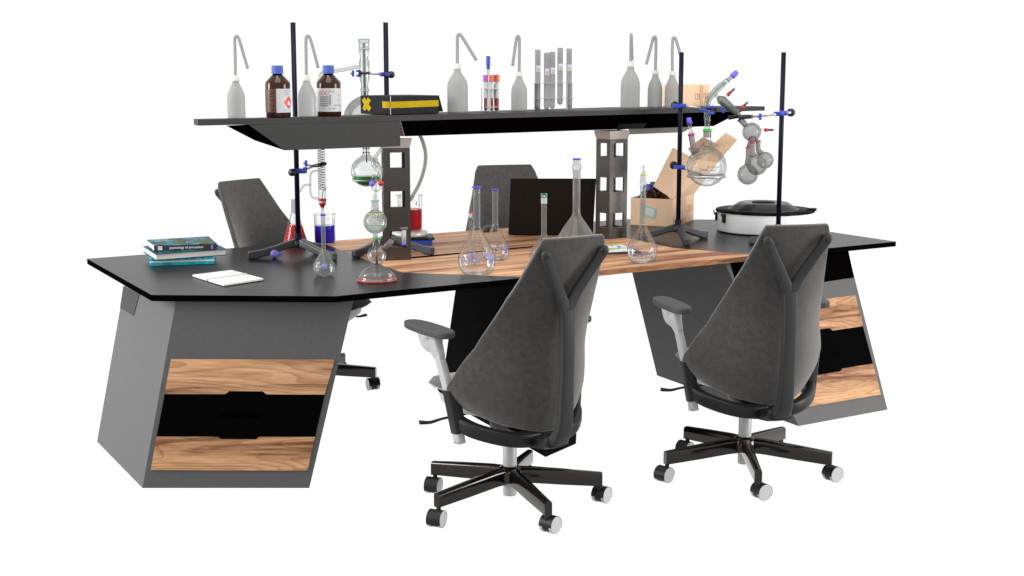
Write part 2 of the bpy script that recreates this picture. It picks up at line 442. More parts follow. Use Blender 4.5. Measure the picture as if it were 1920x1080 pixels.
fR = front_pt(1425); vR2 = onz(1264, 465, ZD); vR1 = onz(1227, 457, ZD); vR0 = onz(1110, 432, ZD); bR = A.lerp(Cp, .86)
def slab(name, pts, zt, th, mats, top=0, side=1, parent=bench):
    pts = [Vector((p.x, p.y, zt)) for p in pts]; g = G(); v, f = prism(pts, (0, 0, -th))
    g.add(v, f[:1], top); g.add(v, f[1:], side)
    # orient upward
    return g.build(name, mats, parent)
slab('black_desktop', [A, B, C, tipL, vL, vL2, bL], ZD, TH, ['desk', 'deskedge'])
slab('black_desktop', [R_, Bp, Cp, bR, vR0, vR1, vR2, fR], ZD, TH, ['desk', 'deskedge'])
e = .0006
wp = [tipL, fR, vR2, vR1, vR0, bR, bL, vL2, vL]
M['woodedge'] = wood('walnut_edge', math.radians(34), light=(.36, .17, .08), dark=(.12, .045, .02), scale=1.6, rings=True, rough=.5)
slab('wood_desktop', wp, ZD-.0003, TH-.0006, ['woodtop', 'woodedge'])
# cable slot
a0, a1 = onz(771, 483.5, ZD), onz(1118, 452, ZD); d = (a1-a0).normalized(); nn = Vector((-d.y, d.x, 0))*.014
G().add(*prism([a0-nn, a1-nn, a1+nn, a0+nn], (0, 0, .0022))).build('cable_slot', 'black', bench)

def grid_panel(w, h, holes, t):
    xs = sorted({0, w} | {x for q in holes for x in (q[0], q[1])}); zs = sorted({0, h} | {z for q in holes for z in (q[2], q[3])})
    def solid(i, j):
        if i < 0 or j < 0 or i >= len(xs)-1 or j >= len(zs)-1: return False
        cx, cz = (xs[i]+xs[i+1])/2, (zs[j]+zs[j+1])/2
        return not any(q[0] < cx < q[1] and q[2] < cz < q[3] for q in holes)
    v = []; f = []
    def quad(*p): o = len(v); v.extend(p); f.append((o, o+1, o+2, o+3))
    for i in range(len(xs)-1):
        for j in range(len(zs)-1):
            if not solid(i, j): continue
            x0, x1, z0, z1 = xs[i], xs[i+1], zs[j], zs[j+1]
            quad((x0, 0, z0), (x1, 0, z0), (x1, 0, z1), (x0, 0, z1)); quad((x0, t, z0), (x0, t, z1), (x1, t, z1), (x1, t, z0))
            if not solid(i-1, j): quad((x0, 0, z0), (x0, 0, z1), (x0, t, z1), (x0, t, z0))
            if not solid(i+1, j): quad((x1, 0, z0), (x1, t, z0), (x1, t, z1), (x1, 0, z1))
            if not solid(i, j-1): quad((x0, 0, z0), (x0, t, z0), (x1, t, z0), (x1, 0, z0))
            if not solid(i, j+1): quad((x0, 0, z1), (x1, 0, z1), (x1, t, z1), (x0, t, z1))
    return v, f
COLTOP = 1.262
def column(corner, ang, w, dpt, label=None):
    h = COLTOP-ZD; t = .006; g = G()
    def holes(w):
        m = w*.22; zz = [(.055, .145), (.245, .335), (.425, .48)]
        zz = [(.058, .130), (.238, .310), (.414, .482)]
        return [(m, w-m*.85, a, b) for a, b in zz]
    def put(o, a, ww):
        v, f = grid_panel(ww, h, holes(ww), t); Rm = Matrix.Rotation(a, 3, 'Z'); g.add([Rm @ Vector(p)+o for p in v], f)
    o = Vector((corner.x, corner.y, ZD)); u = Vector((math.cos(ang), math.sin(ang), 0)); n = Vector((-u.y, u.x, 0))
    put(o, ang, w)
    put(o+n*dpt+n*0, ang-PI/2, dpt-.0065) if False else None
    # left wall, back wall, right wall (butted just inside the front wall)
    put(o+n*(dpt-.0005)+u*0, ang-PI/2, dpt-t-.001)
    put(o+u*w+n*(t+.0005), ang+PI/2, dpt-t-.001)
    put(o+u*(w-t-.0005)+n*dpt, ang+PI, w-2*t-.001)
    g.build('column', 'column', bench)
    # flared cap
    q = [o+Vector((0, 0, h)), o+u*w+Vector((0, 0, h)), o+u*w+n*dpt+Vector((0, 0, h)), o+n*dpt+Vector((0, 0, h))]
    cc = sum(q, Vector())/4; q2 = [cc+(p-cc)*1.16+Vector((0, 0, .042)) for p in q]
    G().add(*hexa([p+Vector((0, 0, .0005)) for p in q], q2)).build('column_cap', 'capmetal', bench)
c1 = onz(721, 489, ZD); column(c1, math.radians(17), .122, .036)
k2 = onz(1142, 449, ZD)
column(k2, math.radians(38), .120, .105)

# pedestals
def pedestal(name, fl, tp, mat):
    g = G(); b = [Vector((p.x, p.y, 0)) for p in fl]; t = [Vector((p.x, p.y, ZT-.0005)) for p in tp]
    v, f = hexa(b, t); g.add(v, f); return g.build(name, mat, bench), b, t
def top_corner(b, t2, d, q):
    best = None
    for i in range(2001):
        p = t2+d*(i/1000.0); ax = 960+F_PX*b.x/zf(b); ay = 540-F_PX*((b-CO).y*SP+(b-CO).z*CP)/zf(b)
        bx = 960+F_PX*p.x/zf(p); by = 540-F_PX*((p-CO).y*SP+(p-CO).z*CP)/zf(p)
        e_ = abs((bx-ax)*(q[1]-ay)-(by-ay)*(q[0]-ax))
        if best is None or e_ < best[0]: best = (e_, p)
    return best[1]
F1, F2, F3 = onz(182, 828, 0), onz(267, 915, 0), onz(580, 915, 0)
T2 = onz(330, 563, ZT); T1 = top_corner(F1, T2, F1-F2, (232, 540)); T3 = top_corner(F3, T2, F3-F2, (655, 595))
F4 = F3+(F1-F2); T4 = T3+(T1-T2)
cabL, bL_, tL_ = pedestal('pedestal', [F2, F3, F4, F1], [T2, T3, T4, T1], 'grey')
F2 = bL_[0]; F3 = bL_[1]
nF = (F3-F2).cross(tL_[0]-F2).normalized()
if nF.y > 0: nF = -nF
def face_slab(name, pxs, p0, n, th, mat, parent, lift=.0):
    pts = [onpl(x, y, p0, n)+n*(lift+.0005) for x, y in pxs]
    g = G(); v, f = prism(pts, n*th); g.add(v, f)
    return g.build(name, mat, parent)
def pxl(poly): return poly
face_slab('drawer', [(321, 673), (628, 674), (609, 739.5), (500, 739), (493, 733.2), (430, 733), (423, 738.6), (309, 738.5)], F2, nF, .004, 'wooddrawer', cabL)
dm = face_slab('drawer', [(309, 738.9), (423, 739), (430, 733.5), (493, 733.7), (500, 739.4), (609, 739.9), (591, 818.6), (486, 818.4), (481, 823), (415, 822.6), (409, 818.2), (294, 817.8)], F2, nF, .0025, 'black', cabL)
face_slab('drawer', [(294, 818.2), (409, 818.6), (415, 823), (481, 823.4), (486, 818.8), (591, 819), (577, 882), (283, 881)], F2, nF, .004, 'wooddrawer2', cabL)
face_slab('handle_slot', [(416, 774), (489, 775), (487, 783), (414, 782)], F2, nF, .0045, principled('slot_black', (.0006, .0006, .0006), 1, spec=0), cabL)
nL = (T1-bL_[3]).cross(bL_[0]-bL_[3]).normalized()
if nL.x > 0: nL = -nL
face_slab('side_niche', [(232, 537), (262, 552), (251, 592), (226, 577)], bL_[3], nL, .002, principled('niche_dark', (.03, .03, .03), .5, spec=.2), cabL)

H1, H2, H3 = onz(1232, 704, 0), onz(1497, 799, 0), onz(1664, 768, 0)
U2 = onz(1357, 488, ZT); U1 = top_corner(H1, U2, H1-H2, (1185, 510)); U3 = top_corner(H3, U2, H3-H2, (1591, 475))
H4 = H3+(H1-H2); U4 = U3+(U1-U2)
cabR, bR_, tR_ = pedestal('pedestal', [H2, H3, H4, H1], [U2, U3, U4, U1], 'grey')
nR = (bR_[1]-bR_[0]).cross(tR_[1]-bR_[0]).normalized()
if nR.y > 0: nR = -nR
p0 = bR_[1]
face_slab('drawer', [(1409, 578), (1602.5, 553.7), (1617.5, 612), (1560, 620), (1554, 615.5), (1492, 623.5), (1488, 629), (1436, 637)], p0, nR, .004, 'wooddrawer3', cabR)
face_slab('drawer', [(1436, 637.4), (1488, 629.5), (1492, 624), (1554, 616), (1560, 620.5), (1617.5, 612.4), (1636, 681.6), (1578, 691), (1575, 696), (1515, 706), (1510, 702), (1468, 707.6)], p0, nR, .0025, 'black', cabR)
face_slab('drawer', [(1468, 708), (1510, 702.4), (1515, 706.4), (1575, 696.4), (1578, 691.4), (1636, 682), (1650.5, 740), (1495, 766.5)], p0, nR, .004, 'wooddrawer3', cabR)
face_slab('handle_slot', [(1500, 660), (1568, 651), (1570, 660), (1503, 669)], p0, nR, .0045, 'black', cabR)
face_slab('niche_shade_slab', [(1366, 483), (1589, 464), (1601, 520.5), (1386, 552)], p0, nR, .0015, 'under', cabR)  # flat black slab puts the shade inside the open niche onto the face
K1, K2, K3 = onz(825, 746, 0), onz(1023, 857, 0), onz(1080, 832, 0)
V2 = onz(1018, 512, ZT); V1 = top_corner(K1, V2, K1-K2, (854, 544)); V3 = top_corner(K3, V2, K3-K2, (1083, 770))
K4 = K3+(K1-K2); V4 = V3+(V1-V2)
pedestal('centre_leg', [K2, K3, K4, K1], [V2, V3, V4, V1], 'blackleg')

# overhead shelf
ZS = 1.41; STH = .0235
fr_ = [onz(x, y, ZS) for x, y in ((371, 224.5), (750, 216.5), (1434, 199.3))]
bk_ = [onz(x, y, ZS) for x, y in ((1370, 198.0), (1150, 200.8), (800, 210.8), (545, 219), (363, 222.9))]
shelf = slab('shelf', fr_+bk_, ZS, STH, ['greyshelf', 'greyshelf'])
# left beam: grey front cheek, black sloping underside
pn = (fr_[1]-fr_[0]).cross(Vector((0, 0, 1))).normalized()
if pn.y > 0: pn = -pn
pB = fr_[0]-pn*.001
zb = ZS-STH-.0005
q = [onpl(466, 236, pB, pn), onpl(534, 282, pB, pn), onpl(750.5, 273, pB, pn), onpl(750.5, 227, pB, pn)]
q[0].z = q[3].z = zb; q[2].z = q[1].z
off = -pn*.30
bb = onz(476, 263.5, q[1].z)-q[1]
off = Vector((bb.x*.8, bb.y*.8, 0))
def beam(q, off, name='shelf_beam'):
    g = G(); v, f = prism(q, off); g.add(v, f[:1], 0); g.add(v, f[1:2], 0)
    for k, fc in enumerate(f[2:]): g.add(v, [fc], 1 if k in (0, 1) else 0)
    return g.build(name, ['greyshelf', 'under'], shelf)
# sloped end runs back to the second cheek
back = [q[0]+(q[0]-q[0]), ]
q_b = [onz(424, 235.6, zb), onz(478, 263.5, q[1].z), Vector((0, 0, 0)), Vector((0, 0, 0))]
wv = (q_b[1]-q[1]); perp = -pn*wv.dot(-pn)
q_b[2] = q[2]+perp*.45; q_b[3] = q[3]+perp*.45
g = G(); v = [*q, *q_b]
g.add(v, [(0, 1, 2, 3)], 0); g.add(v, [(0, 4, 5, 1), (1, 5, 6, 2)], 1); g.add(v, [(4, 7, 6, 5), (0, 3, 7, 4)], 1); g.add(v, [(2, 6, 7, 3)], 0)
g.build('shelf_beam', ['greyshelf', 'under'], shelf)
# long recessed black beam on the right
zl = q[1].z-.004
pr = (fr_[2]-fr_[1]); pr.z = 0; prn = Vector((-pr.y, pr.x, 0)).normalized()
def onshelf(x, y, z): return onz(x, y, z)
tp0 = fr_[1]+prn*.012; tp0.z = zb
inset = prn*.12
lw0 = Vector((tp0.x, tp0.y, zl))+inset
nn_ = (lw0-tp0).cross(pr).normalized()
if nn_.y > 0: nn_ = -nn_
q4 = [onpl(x, y, tp0, nn_) for x, y in ((752.5, 223), (761, 255.6), (1338, 236.5), (1392, 205))]
q4[0] = q4[0]+(tp0-q4[0])*0
q4[0].z = min(q4[0].z, zb); q4[3].z = min(q4[3].z, zb)
hb = [p+prn*.36 for p in q4]
for p in (hb[0], hb[3]): p.z = zb
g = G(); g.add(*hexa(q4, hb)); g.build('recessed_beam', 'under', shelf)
lw0, lw1 = q4[1], q4[2]; lw0b, lw1b = hb[1], hb[2]
# slim metal rail at the rear right
nv_ = Vector((pr.y, -pr.x, 0)).normalized(); pb0 = onz(1150, 200.8, ZS)-nv_*.0
q5 = [onpl(x, y, pb0, nv_) for x, y in ((1180, 234), (1183, 252), (1281, 248), (1308, 233))]
g = G(); g.add(*prism(q5, -nv_*.012)); g.build('rear_rail', 'railmetal', shelf)
# slim pale edge along the recess and lamp diffuser below
nrm_ = (lw0-tp0).normalized()
e0, e1 = q4[0]-pr.normalized()*.004, lw0-pr.normalized()*.004
G().add(*prism([e0, e1, e1-pr.normalized()*.003, e0-pr.normalized()*.003], prn*.03)).build('recess_trim', 'capmetal', shelf)
def lerp(a, b, t): return a+(b-a)*t
d0, d1 = lerp(lw0b, lw1b, .12)+Vector((0, 0, -.003)), lerp(lw0b, lw1b, .50)+Vector((0, 0, .004))
G().add(*prism([d0+prn*.004, d1+prn*.004, d1+prn*.16, d0+prn*.16], (0, 0, .010))).build('lamp_diffuser', 'ledpanel', shelf)
# dark blue-black plate above the right column
ta, tb = onpl(1166, 218, tp0, nn_), onpl(1221, 216.5, tp0, nn_)
tc_, td = onpl(1207, 239, tp0, nn_), onpl(1156, 243, tp0, nn_)
G().add(*prism([p+nn_*.0008 for p in (ta, tb, tc_, td)], nn_*.002)).build('bracket_plate', principled('navy_black_plate', (.012, .012, .022), .4, spec=.3), shelf)

# ------------------------------------------------------------------ office chairs
def make_chair(label, loc, phi, sx=1.0, star=0.0, sw=1.0, group='mesh-back office chairs round the workbench'):
    t = thing('office_chair', label, 'office chair', group=group)
    # local frame: +y forward, +x right, built at origin then placed
    def fin(g, name, mats, par=t):
        return g.build(name, mats, par)
    # backrest shell
    nu, nv = 18, 22; v = []; f = []
    def tab(T, z):
        T = sorted(T); n_ = len(T)
        if z <= T[0][0]: return T[0][1]
        if z >= T[-1][0]: return T[-1][1]
        for q in range(n_-1):
            if T[q][0] <= z <= T[q+1][0]:
                t_ = (z-T[q][0])/(T[q+1][0]-T[q][0]); a = T[max(q-1, 0)][1]; b_ = T[q][1]; c_ = T[q+1][1]; d_ = T[min(q+2, n_-1)][1]
                return .5*((2*b_)+(-a+c_)*t_+(2*a-5*b_+4*c_-d_)*t_*t_+(-a+3*b_-3*c_+d_)*t_**3)
    WT = [(.34, .235), (.42, .272), (.48, .290), (.545, .272), (.645, .230), (.83, .182), (.96, .150), (1.02, .136), (1.052, .122)]
    BT = [(.34, -.045), (.42, -.030), (.48, -.032), (.545, -.070), (.645, -.135), (.83, -.262), (.96, -.352), (1.052, -.405)]
    CT = [(.34, -.262), (.42, -.288), (.50, -.298), (.60, -.300), (.72, -.310), (.83, -.328), (.96, -.375), (1.052, -.415)]
    def W(z): return tab(WT, z)
    def bc(z): return tab(CT, z)
    def be(z): return tab(BT, z)
    for j in range(nv+1):
        for i in range(nu+1):
            u = -1+2*i/nu; k = (j/nv)**1.35
            zlow = .352+.05*abs(u)**2+.035*abs(u)**6; z = zlow+(1.052-zlow)*k
            w = sw*W(z)*(1-.13*(max(0, 1-k/.14))**2)
            b = bc(z)+(be(z)-bc(z))*abs(u)**1.9
            v.append(Vector((u*w, b, z)))
    for j in range(nv):
        for i in range(nu):
            a = j*(nu+1)+i; f.append((a, a+1, a+nu+2, a+nu+1))
    g = G().add(v, f, 0, True); o = fin(g, 'backrest', 'fabric'); 
    so = o.modifiers.new('thick', 'SOLIDIFY'); so.thickness = .02; so.offset = 0
    bv = bevelmod(o, .007, 3, 50)
    # Y spine
    g = G()
    trunk = [(0, -.315, .325), (0, -.355, .39), (0, -.368, .56), (0, -.370, .70), (0, -.364, .80)]
    g.add(*tube(trunk, [.036, .029, .025, .025, .027], 16, 6, flat=(.62, 1), up=(0, 1, 0)), 0, True)
    for s in (-1, 1):
        arm = [(0, -.364, .785), (s*.030, -.372, .85), (s*.086, -.398, .945), (s*.118, -.416, .998)]
        g.add(*tube(arm, [.024, .019, .017, .017], 16, 6, flat=(.62, 1), up=(0, 1, 0)), 0, True)
        g.add(*cyl((s*.117, -.414, .995), (s*.105, -.375, .985), .011, seg=12), 0, True)
        g.add(*ball((s*.118, -.416, 1.0), .0165), 0, True)
    fin(g, 'back_frame', 'spinepl')
    # lower black yoke
    g = G()
    g.add(*tube([(0, -.315, .325), (0, -.25, .305), (0, -.10, .300), (0, .06, .315)], [.036, .034, .045, .04], 16, 5, flat=(.62, 1.3), up=(0, 0, 1)), 0, True)
    for s in (-1, 1):
        g.add(*tube([(0, -.19, .305), (s*.12, -.20, .32), (s*.215, -.12, .345), (s*.25, -.035, .37)], [.03, .026, .026, .026], 14, 6, flat=(1, .8), up=(0, 0, 1)), 0, True)
        g.add(*tube([(s*.245, -.05, .330), (s*.266, -.03, .485)], [.028, .030], 14, 0, flat=(1, .8), up=(0, 1, 0)), 0, False)
    fin(g, 'yoke', 'blackpl')
    # arms
    for s in (-1, 1):
        g = G()
        g.add(*tube([(s*.240, -.048, .290), (s*.258, -.03, .42), (s*.280, 0, .555), (s*.287, .012, .60)], [.025, .024, .022, .021], 14, 5, flat=(1, .62), up=(0, 1, 0)), 0, True)
        g.add(*tube([(s*.284, .01, .592), (s*.291, .028, .628), (s*.292, .052, .656), (s*.292, .055, .6755)], [.022, .032, .052, .066], 16, 5, flat=(1.15, .55), up=(0, 1, 0)), 0, True)
        a = fin(g, 'armrest', 'lightpl')
        g = G(); pts = []
        for k in range(28):
            th = 2*PI*k/28; ca, sa = math.cos(th), math.sin(th)
            pts.append(Vector((s*.292+.046*math.copysign(abs(ca)**.7, ca), .078+.155*math.copysign(abs(sa)**.75, sa), .676)))
        g.add(*prism(pts, (0, 0, .024))); pd = fin(g, 'arm_pad', 'padpl', a); bevelmod(pd, .006, 3, 50)
    # seat
    nu, nv = 16, 16; v = []; f = []
    for sgn in (1, -1):
        for j in range(nv+1):
            for i in range(nu+1):
                u = -1+2*i/nu; w = -1+2*j/nv
                # superellipse disc map
                x = u*math.sqrt(1-.32*w*w); y = w*math.sqrt(1-.28*u*u)
                ed = max(abs(u), abs(w))
                th = math.sqrt(max(0, 1-ed**4))
                v.append(Vector((x*.250, .062+y*.222, .455+.012*u*u-.02*max(0, w)**3+sgn*.036*th*(1 if sgn > 0 else .9))))
    n1 = (nu+1)*(nv+1)
    for j in range(nv):
        for i in range(nu):
            a = j*(nu+1)+i; f.append((a, a+1, a+nu+2, a+nu+1)); f.append((a+n1, a+n1+nu+1, a+n1+nu+2, a+n1+1))
    fin(G().add(v, f, 0, True), 'seat', 'fabric')
    g = G(); g.add(*lathe([(1e-5, .352), (.12, .356), (.19, .375), (.226, .405), (.236, .440)], (0, .062, 0), 36), 0, True)
    fin(g, 'seat_shell', 'lightpl')
    g = G(); g.add(*box((0, .03, .355), (.14, .26, .055))); o = fin(g, 'tilt_mechanism', 'blackpl'); bevelmod(o, .012, 3)
    g = G(); g.add(*tube([(-.14, .05, .365), (-.24, .075, .352), (-.285, .085, .342), (-.325, .095, .345)], [.007, .007, .009, .013], 10, 3, flat=(.5, 1), up=(0, 0, 1)), 0, True)
    fin(g, 'lever', 'blackpl')
    # lift
    g = G(); g.add(*lathe([(1e-5, .045), (.024, .045), (.026, .05), (.026, .275), (.024, .278), (1e-5, .278)], (0, 0, 0), 28), 0, True); lf = fin(g, 'gas_lift', 'lift')
    g = G(); g.add(*lathe([(.0262, .272), (.0275, .278), (.020, .284), (.015, .285), (.015, .31)], (0, 0, 0), 28), 0, True); fin(g, 'lift_collar', 'chrome', lf)
    # star base
    g = G()
    g.add(*lathe([(.0275, .095), (.046, .10), (.05, .125), (.042, .150), (.0275, .158)], (0, 0, 0), 30), 0, True)
    ends = []
    for k in range(5):
        a = star+2*PI*k/5; u = Vector((math.cos(a), math.sin(a), 0)); n = Vector((-u.y, u.x, 0))
        secs = [(.03, .021, .094, .152), (.08, .019, .092, .150), (.20, .017, .081, .138), (.345, .0145, .070, .122)]
        v = []; f = []; m = 12
        for r, hw, z0, z1 in secs:
            # section with a rounded top
            for q_ in ((-1, 0), (-1, .55), (-1, .8), (-.82, .93), (-.5, 1), (.5, 1), (.82, .93), (1, .8), (1, .55), (1, 0), (.5, 0), (-.5, 0)):
                v.append(u*r+n*(hw*q_[0])+Vector((0, 0, z0+(z1-z0)*q_[1])))
        for s_ in range(len(secs)-1):
            for i in range(m): f.append((s_*m+i, s_*m+(i+1) % m, (s_+1)*m+(i+1) % m, (s_+1)*m+i))
        g.add(v, f, 0, True); g.add(v, [tuple(range(3*m, 4*m))], 0)
        ends.append((u, n, a))
    st = fin(g, 'star_base', 'starmetal'); bevelmod(st, .003, 3, 50)
    for k, (u, n, a) in enumerate(ends):
        p = u*.335; sw = a+[.5, -.7, 1.3, .2, -1.1][k]; ax = Vector((math.cos(sw), math.sin(sw), 0)); tr_ = Vector((-ax.y, ax.x, 0))
        cpos = p+tr_*.018; cpos.z = .032
        g = G()
        g.add(*cyl((p.x, p.y, .045), (p.x, p.y, .078), .0085, seg=14), 0, True)
        # hood: partial cylinder over the wheels
        v = []; f = []
        nseg = 20
        for i in range(nseg+1):
            th = math.radians(-30+ 215*i/nseg)
            d_ = tr_*math.cos(th)*.0325+Vector((0, 0, math.sin(th)*.0325))
            for sx_ in (-.027, .027): v.append(cpos+d_+ax*sx_)
        for i in range(nseg): f.append((2*i, 2*i+1, 2*i+3, 2*i+2))
        g.add(v, f, 0, True); g.add(*cyl(cpos-ax*.0262, cpos+ax*.0262, .0318, seg=28), 0, True) if False else None
        g.add(*cyl(cpos-ax*.012, cpos+ax*.012, .0295, seg=28), 0, False)
        cs = fin(g, 'caster', 'blackpl')
        for s in (-1, 1):
            g = G(); g.add(*cyl(cpos+ax*(s*.0145), cpos+ax*(s*.0275), .0312, seg=30), 0, False)
            w_ = fin(g, 'caster_wheel', 'lightpl', cs); bevelmod(w_, .002, 2, 50)
    t.location = loc; t.rotation_euler = (0, 0, phi-PI/2); t.scale = (sx, 1, 1)
    return t
rad = math.radians
def star_local(world_deg, phi_deg): return rad(world_deg-(phi_deg-90))
make_chair('grey office chair nearest the viewer, seen from behind, in front of the black centre leg', (-.008, 4.86, 0), rad(122), star=star_local(-67, 122))
make_chair('grey office chair seen from behind in front of the right-hand drawer pedestal', (.932, 5.27, 0), rad(104), star=star_local(-91, 104))
make_chair('grey office chair behind the left end of the bench, facing right, back frame at left', (-1.05, 6.69, 0), rad(-33), 1.18, star=star_local(-2, -33))
make_chair('dark grey office chair behind the bench, its backrest rising behind the black laptop', (.06, 7.63, 0), rad(-75), 1.0, star=star_local(36, -75), sw=1.33)

# ------------------------------------------------------------------ bench glassware
def placed(x, ybot, z, rpx=0):
    return onz(x, ybot-.16*rpx, z)
def ring(g, c, z, r, t=.0012, mi=0, h=None):
    h = h or t
    g.add(*lathe([(r, z-h), (r+t, z-h), (r+t, z+h), (r, z+h)], (c.x, c.y, 0), 32), mi, True)
def flask(label, cx, ybot, pp, nk, ringm=None, ringy=None, ringr=None, marks=(), cloudy='glassneck', body='glass', joint=None, stopper=None, collar=None, name='volumetric_flask', zb_=ZD, rb=20, cat='flask', group='volumetric flasks standing on the bench'):
    """pp: (r,y) px from the bottom up; nk: y px above which the neck begins"""
    base = placed(cx, ybot, zb_, rb); base.z = zb_
    t = thing(name, label, cat, base, group=group)
    prof = pxprof(cx, base, pp); dz = zb_+.0008-prof[0][1]
    prof = [(r, z+dz) for r, z in prof]
    sc = (pp[0][1]-pp[-1][1])
    pr_ = smoothprof(prof, 5)
    znk = ony(cx, nk, base.y).z+dz
    low = [p for p in pr_ if p[1] <= znk]; hi = [p for p in pr_ if p[1] >= low[-1][1]]
    low = [(1e-5, low[0][1]), (low[0][0]*.8, low[0][1])]+low
    bd = G().add(*lathe(low, (base.x, base.y, 0), 48), 0, True).build('body', body, t)
    G().add(*lathe(hi, (base.x, base.y, 0), 32), 0, True).build('neck', cloudy, t)
    fn = interp(pr_)
    s = mpp(base)
    Z = lambda y: ony(cx, y, base.y).z+dz
    if joint: 
        G().add(*lathe([(joint[2]*s, Z(joint[1])), (joint[2]*s*1.03, Z(joint[0]))], (base.x, base.y, 0), 28), 0, True).build('ground_joint', 'frost', t)
    if collar:
        c0, c1_, cr = collar; cm = (Z(c0)+Z(c1_))/2
        G().add(*lathe([(fn(Z(c1_)), Z(c1_)), (cr*s, cm-.002), (cr*s, cm+.002), (fn(Z(c0)), Z(c0))], (base.x, base.y, 0), 28), 0, True).build('collar', 'glasst', t)
    if ringm:
        g = G(); r0 = ringr*s; z = Z(ringy)
        g.add(*lathe([(r0*.7, z-.0035), (r0, z-.0005), (r0*1.0, z+.0035), (r0*.8, z+.0035), (r0*.7, z-.0035)], (base.x, base.y, 0), 28), 0, True); g.build('stopper_ring', ringm, t)
    if stopper:
        g = G(); pts = [(r*s, Z(y)) for r, y in stopper]; g.add(*lathe(smoothprof(pts, 4), (base.x, base.y, 0), 24), 0, True); g.build('stopper', 'glasst', t)
    view = math.atan2(-base.y, -base.x)
    for mk in marks:
        kind, txt, size, dx, y, mat = mk
        g = G()
        if kind == 't': g.add(*text_wrap(txt, size*s, (base.x, base.y), fn, view+dx*s/max(fn(Z(y)), .004), Z(y), .0001))
        elif kind == 'r': w_, h_ = txt; g.add(*patch_wrap((-w_/2*s, w_/2*s, -h_/2*s, h_/2*s), (base.x, base.y), fn, view+dx*s/fn(Z(y)), Z(y)))
        g.build('printed_mark', mat, t)
    return t, base, s, Z, fn

def fl(cx, yb, nk, top, rn, rm, ym, rb2, fa=.55):
    """px profile of a pear-shaped volumetric flask"""
    h = yb-ym
    return [(rb2, yb), (rb2+(rm-rb2)*.72, yb-h*.35), (rm, ym), (rm*.93, ym-(ym-nk)*.20), (rm*.72, ym-(ym-nk)*.42), (rm*.48+rn*.1, ym-(ym-nk)*.64), (rn*1.35, nk+(ym-nk)*.12), (rn, nk-3), (rn, (nk+top)/2), (rn, top)]
V = 'violetink'; W_ = 'greyink'
flask('largest violet-rimmed volumetric flask with printed letter A and violet square, front edge of wood top', 894.3, 517, fl(894, 517, 428, 357, 7.0, 35.4, 491, 25), 430, 'bluering', 356, 9.3,
      [('r', (11, 18), 0, 28, 486, V), ('t', 'A', 20, -27, 489, V), ('t', '1000 : 0.4', 7.5, -2, 479, V), ('t', 'ml 20°C', 12, -1, 489, V)], rb=26)
flask('medium volumetric flask with violet rim and white lettering, standing just behind the largest front flask', 928.8, 490, fl(928, 490, 424, 360, 5.7, 26, 474, 17), 426, 'bluering', 359.5, 7,
      [('r', (7, 15), 0, 23, 469, V), ('t', '500 : 0.25', 7, 5, 462, W_), ('t', 'ml 20°C', 10, 6, 470, W_)], rb=18)
flask('small volumetric flask with a red-ringed stopper, seen through the largest front flask', 882.6, 497, fl(882, 497, 462, 402, 3.4, 13, 482, 9), 462, 'redring', 400.5, 4, [('r', (8, 12), 0, 5, 482, V)], joint=(402, 410, 3.6), collar=(409, 414, 4.6), stopper=[(2, 400), (3.6, 396), (1.7, 394.5), (2.4, 392), (2.9, 390.5), (1, 388.5)], rb=10)
flask('volumetric flask with teal-ringed stopper, half hidden behind the nearest chair back', 1019.6, 500, fl(1019, 500, 442, 385, 5.0, 27.5, 483, 18), 444, 'tealring', 372.5, 5.8, [('r', (7, 14), 0, -18, 480, V)], joint=(374.5, 385, 5.6), stopper=[(4, 371), (6, 370), (6, 366.5), (5, 366)], rb=19)
flask('tallest volumetric flask with grey cloudy neck and blue-ringed stopper, in front of the laptop', 1080, 500, fl(1080, 500, 402, 325, 7.2, 44, 474, 30), 398, 'bluering', 303.8, 8, [], joint=(305, 314, 7.6), collar=(313, 326, 9), body='glassneck', cloudy='glassg', rb=30)
flask('volumetric flask with yellow-ringed stopper and a violet letter A, beside the right-hand column', 1203.8, 494.5, fl(1204, 494.5, 421, 353, 5.4, 28.5, 473, 17), 423, 'yellowring', 331, 6,
      [('t', 'A', 17, 3, 477, V), ('t', 'ml', 12, -13, 478, V), ('t', '25', 12, -19, 466, V), ('t', '20°C', 6, 17, 472, W_), ('t', '± 0.04', 6, 17, 478, W_)], joint=(332.5, 344, 5.8), collar=(344, 353, 6.9), stopper=[(3.4, 330), (3.8, 327), (1.6, 324), (1.9, 319), (2.2, 315), (.8, 312)], rb=18)
flask('small flask with violet square print standing on the black top beside the gas generator', 608, 519.5, fl(608, 519.5, 470, 408, 4.0, 20.8, 503, 13), 468, 'bluering', 405.6, 5.6,
      [('r', (9, 10), 0, 1, 499, V), ('t', 'A', 12, 14, 500, W_), ('t', '100', 6.5, -12, 494, W_), ('t', 'ml 20°', 6, -11, 500, W_), ('t', '±0.1', 5.5, -11, 506, W_)], body='glassneck', rb=13)

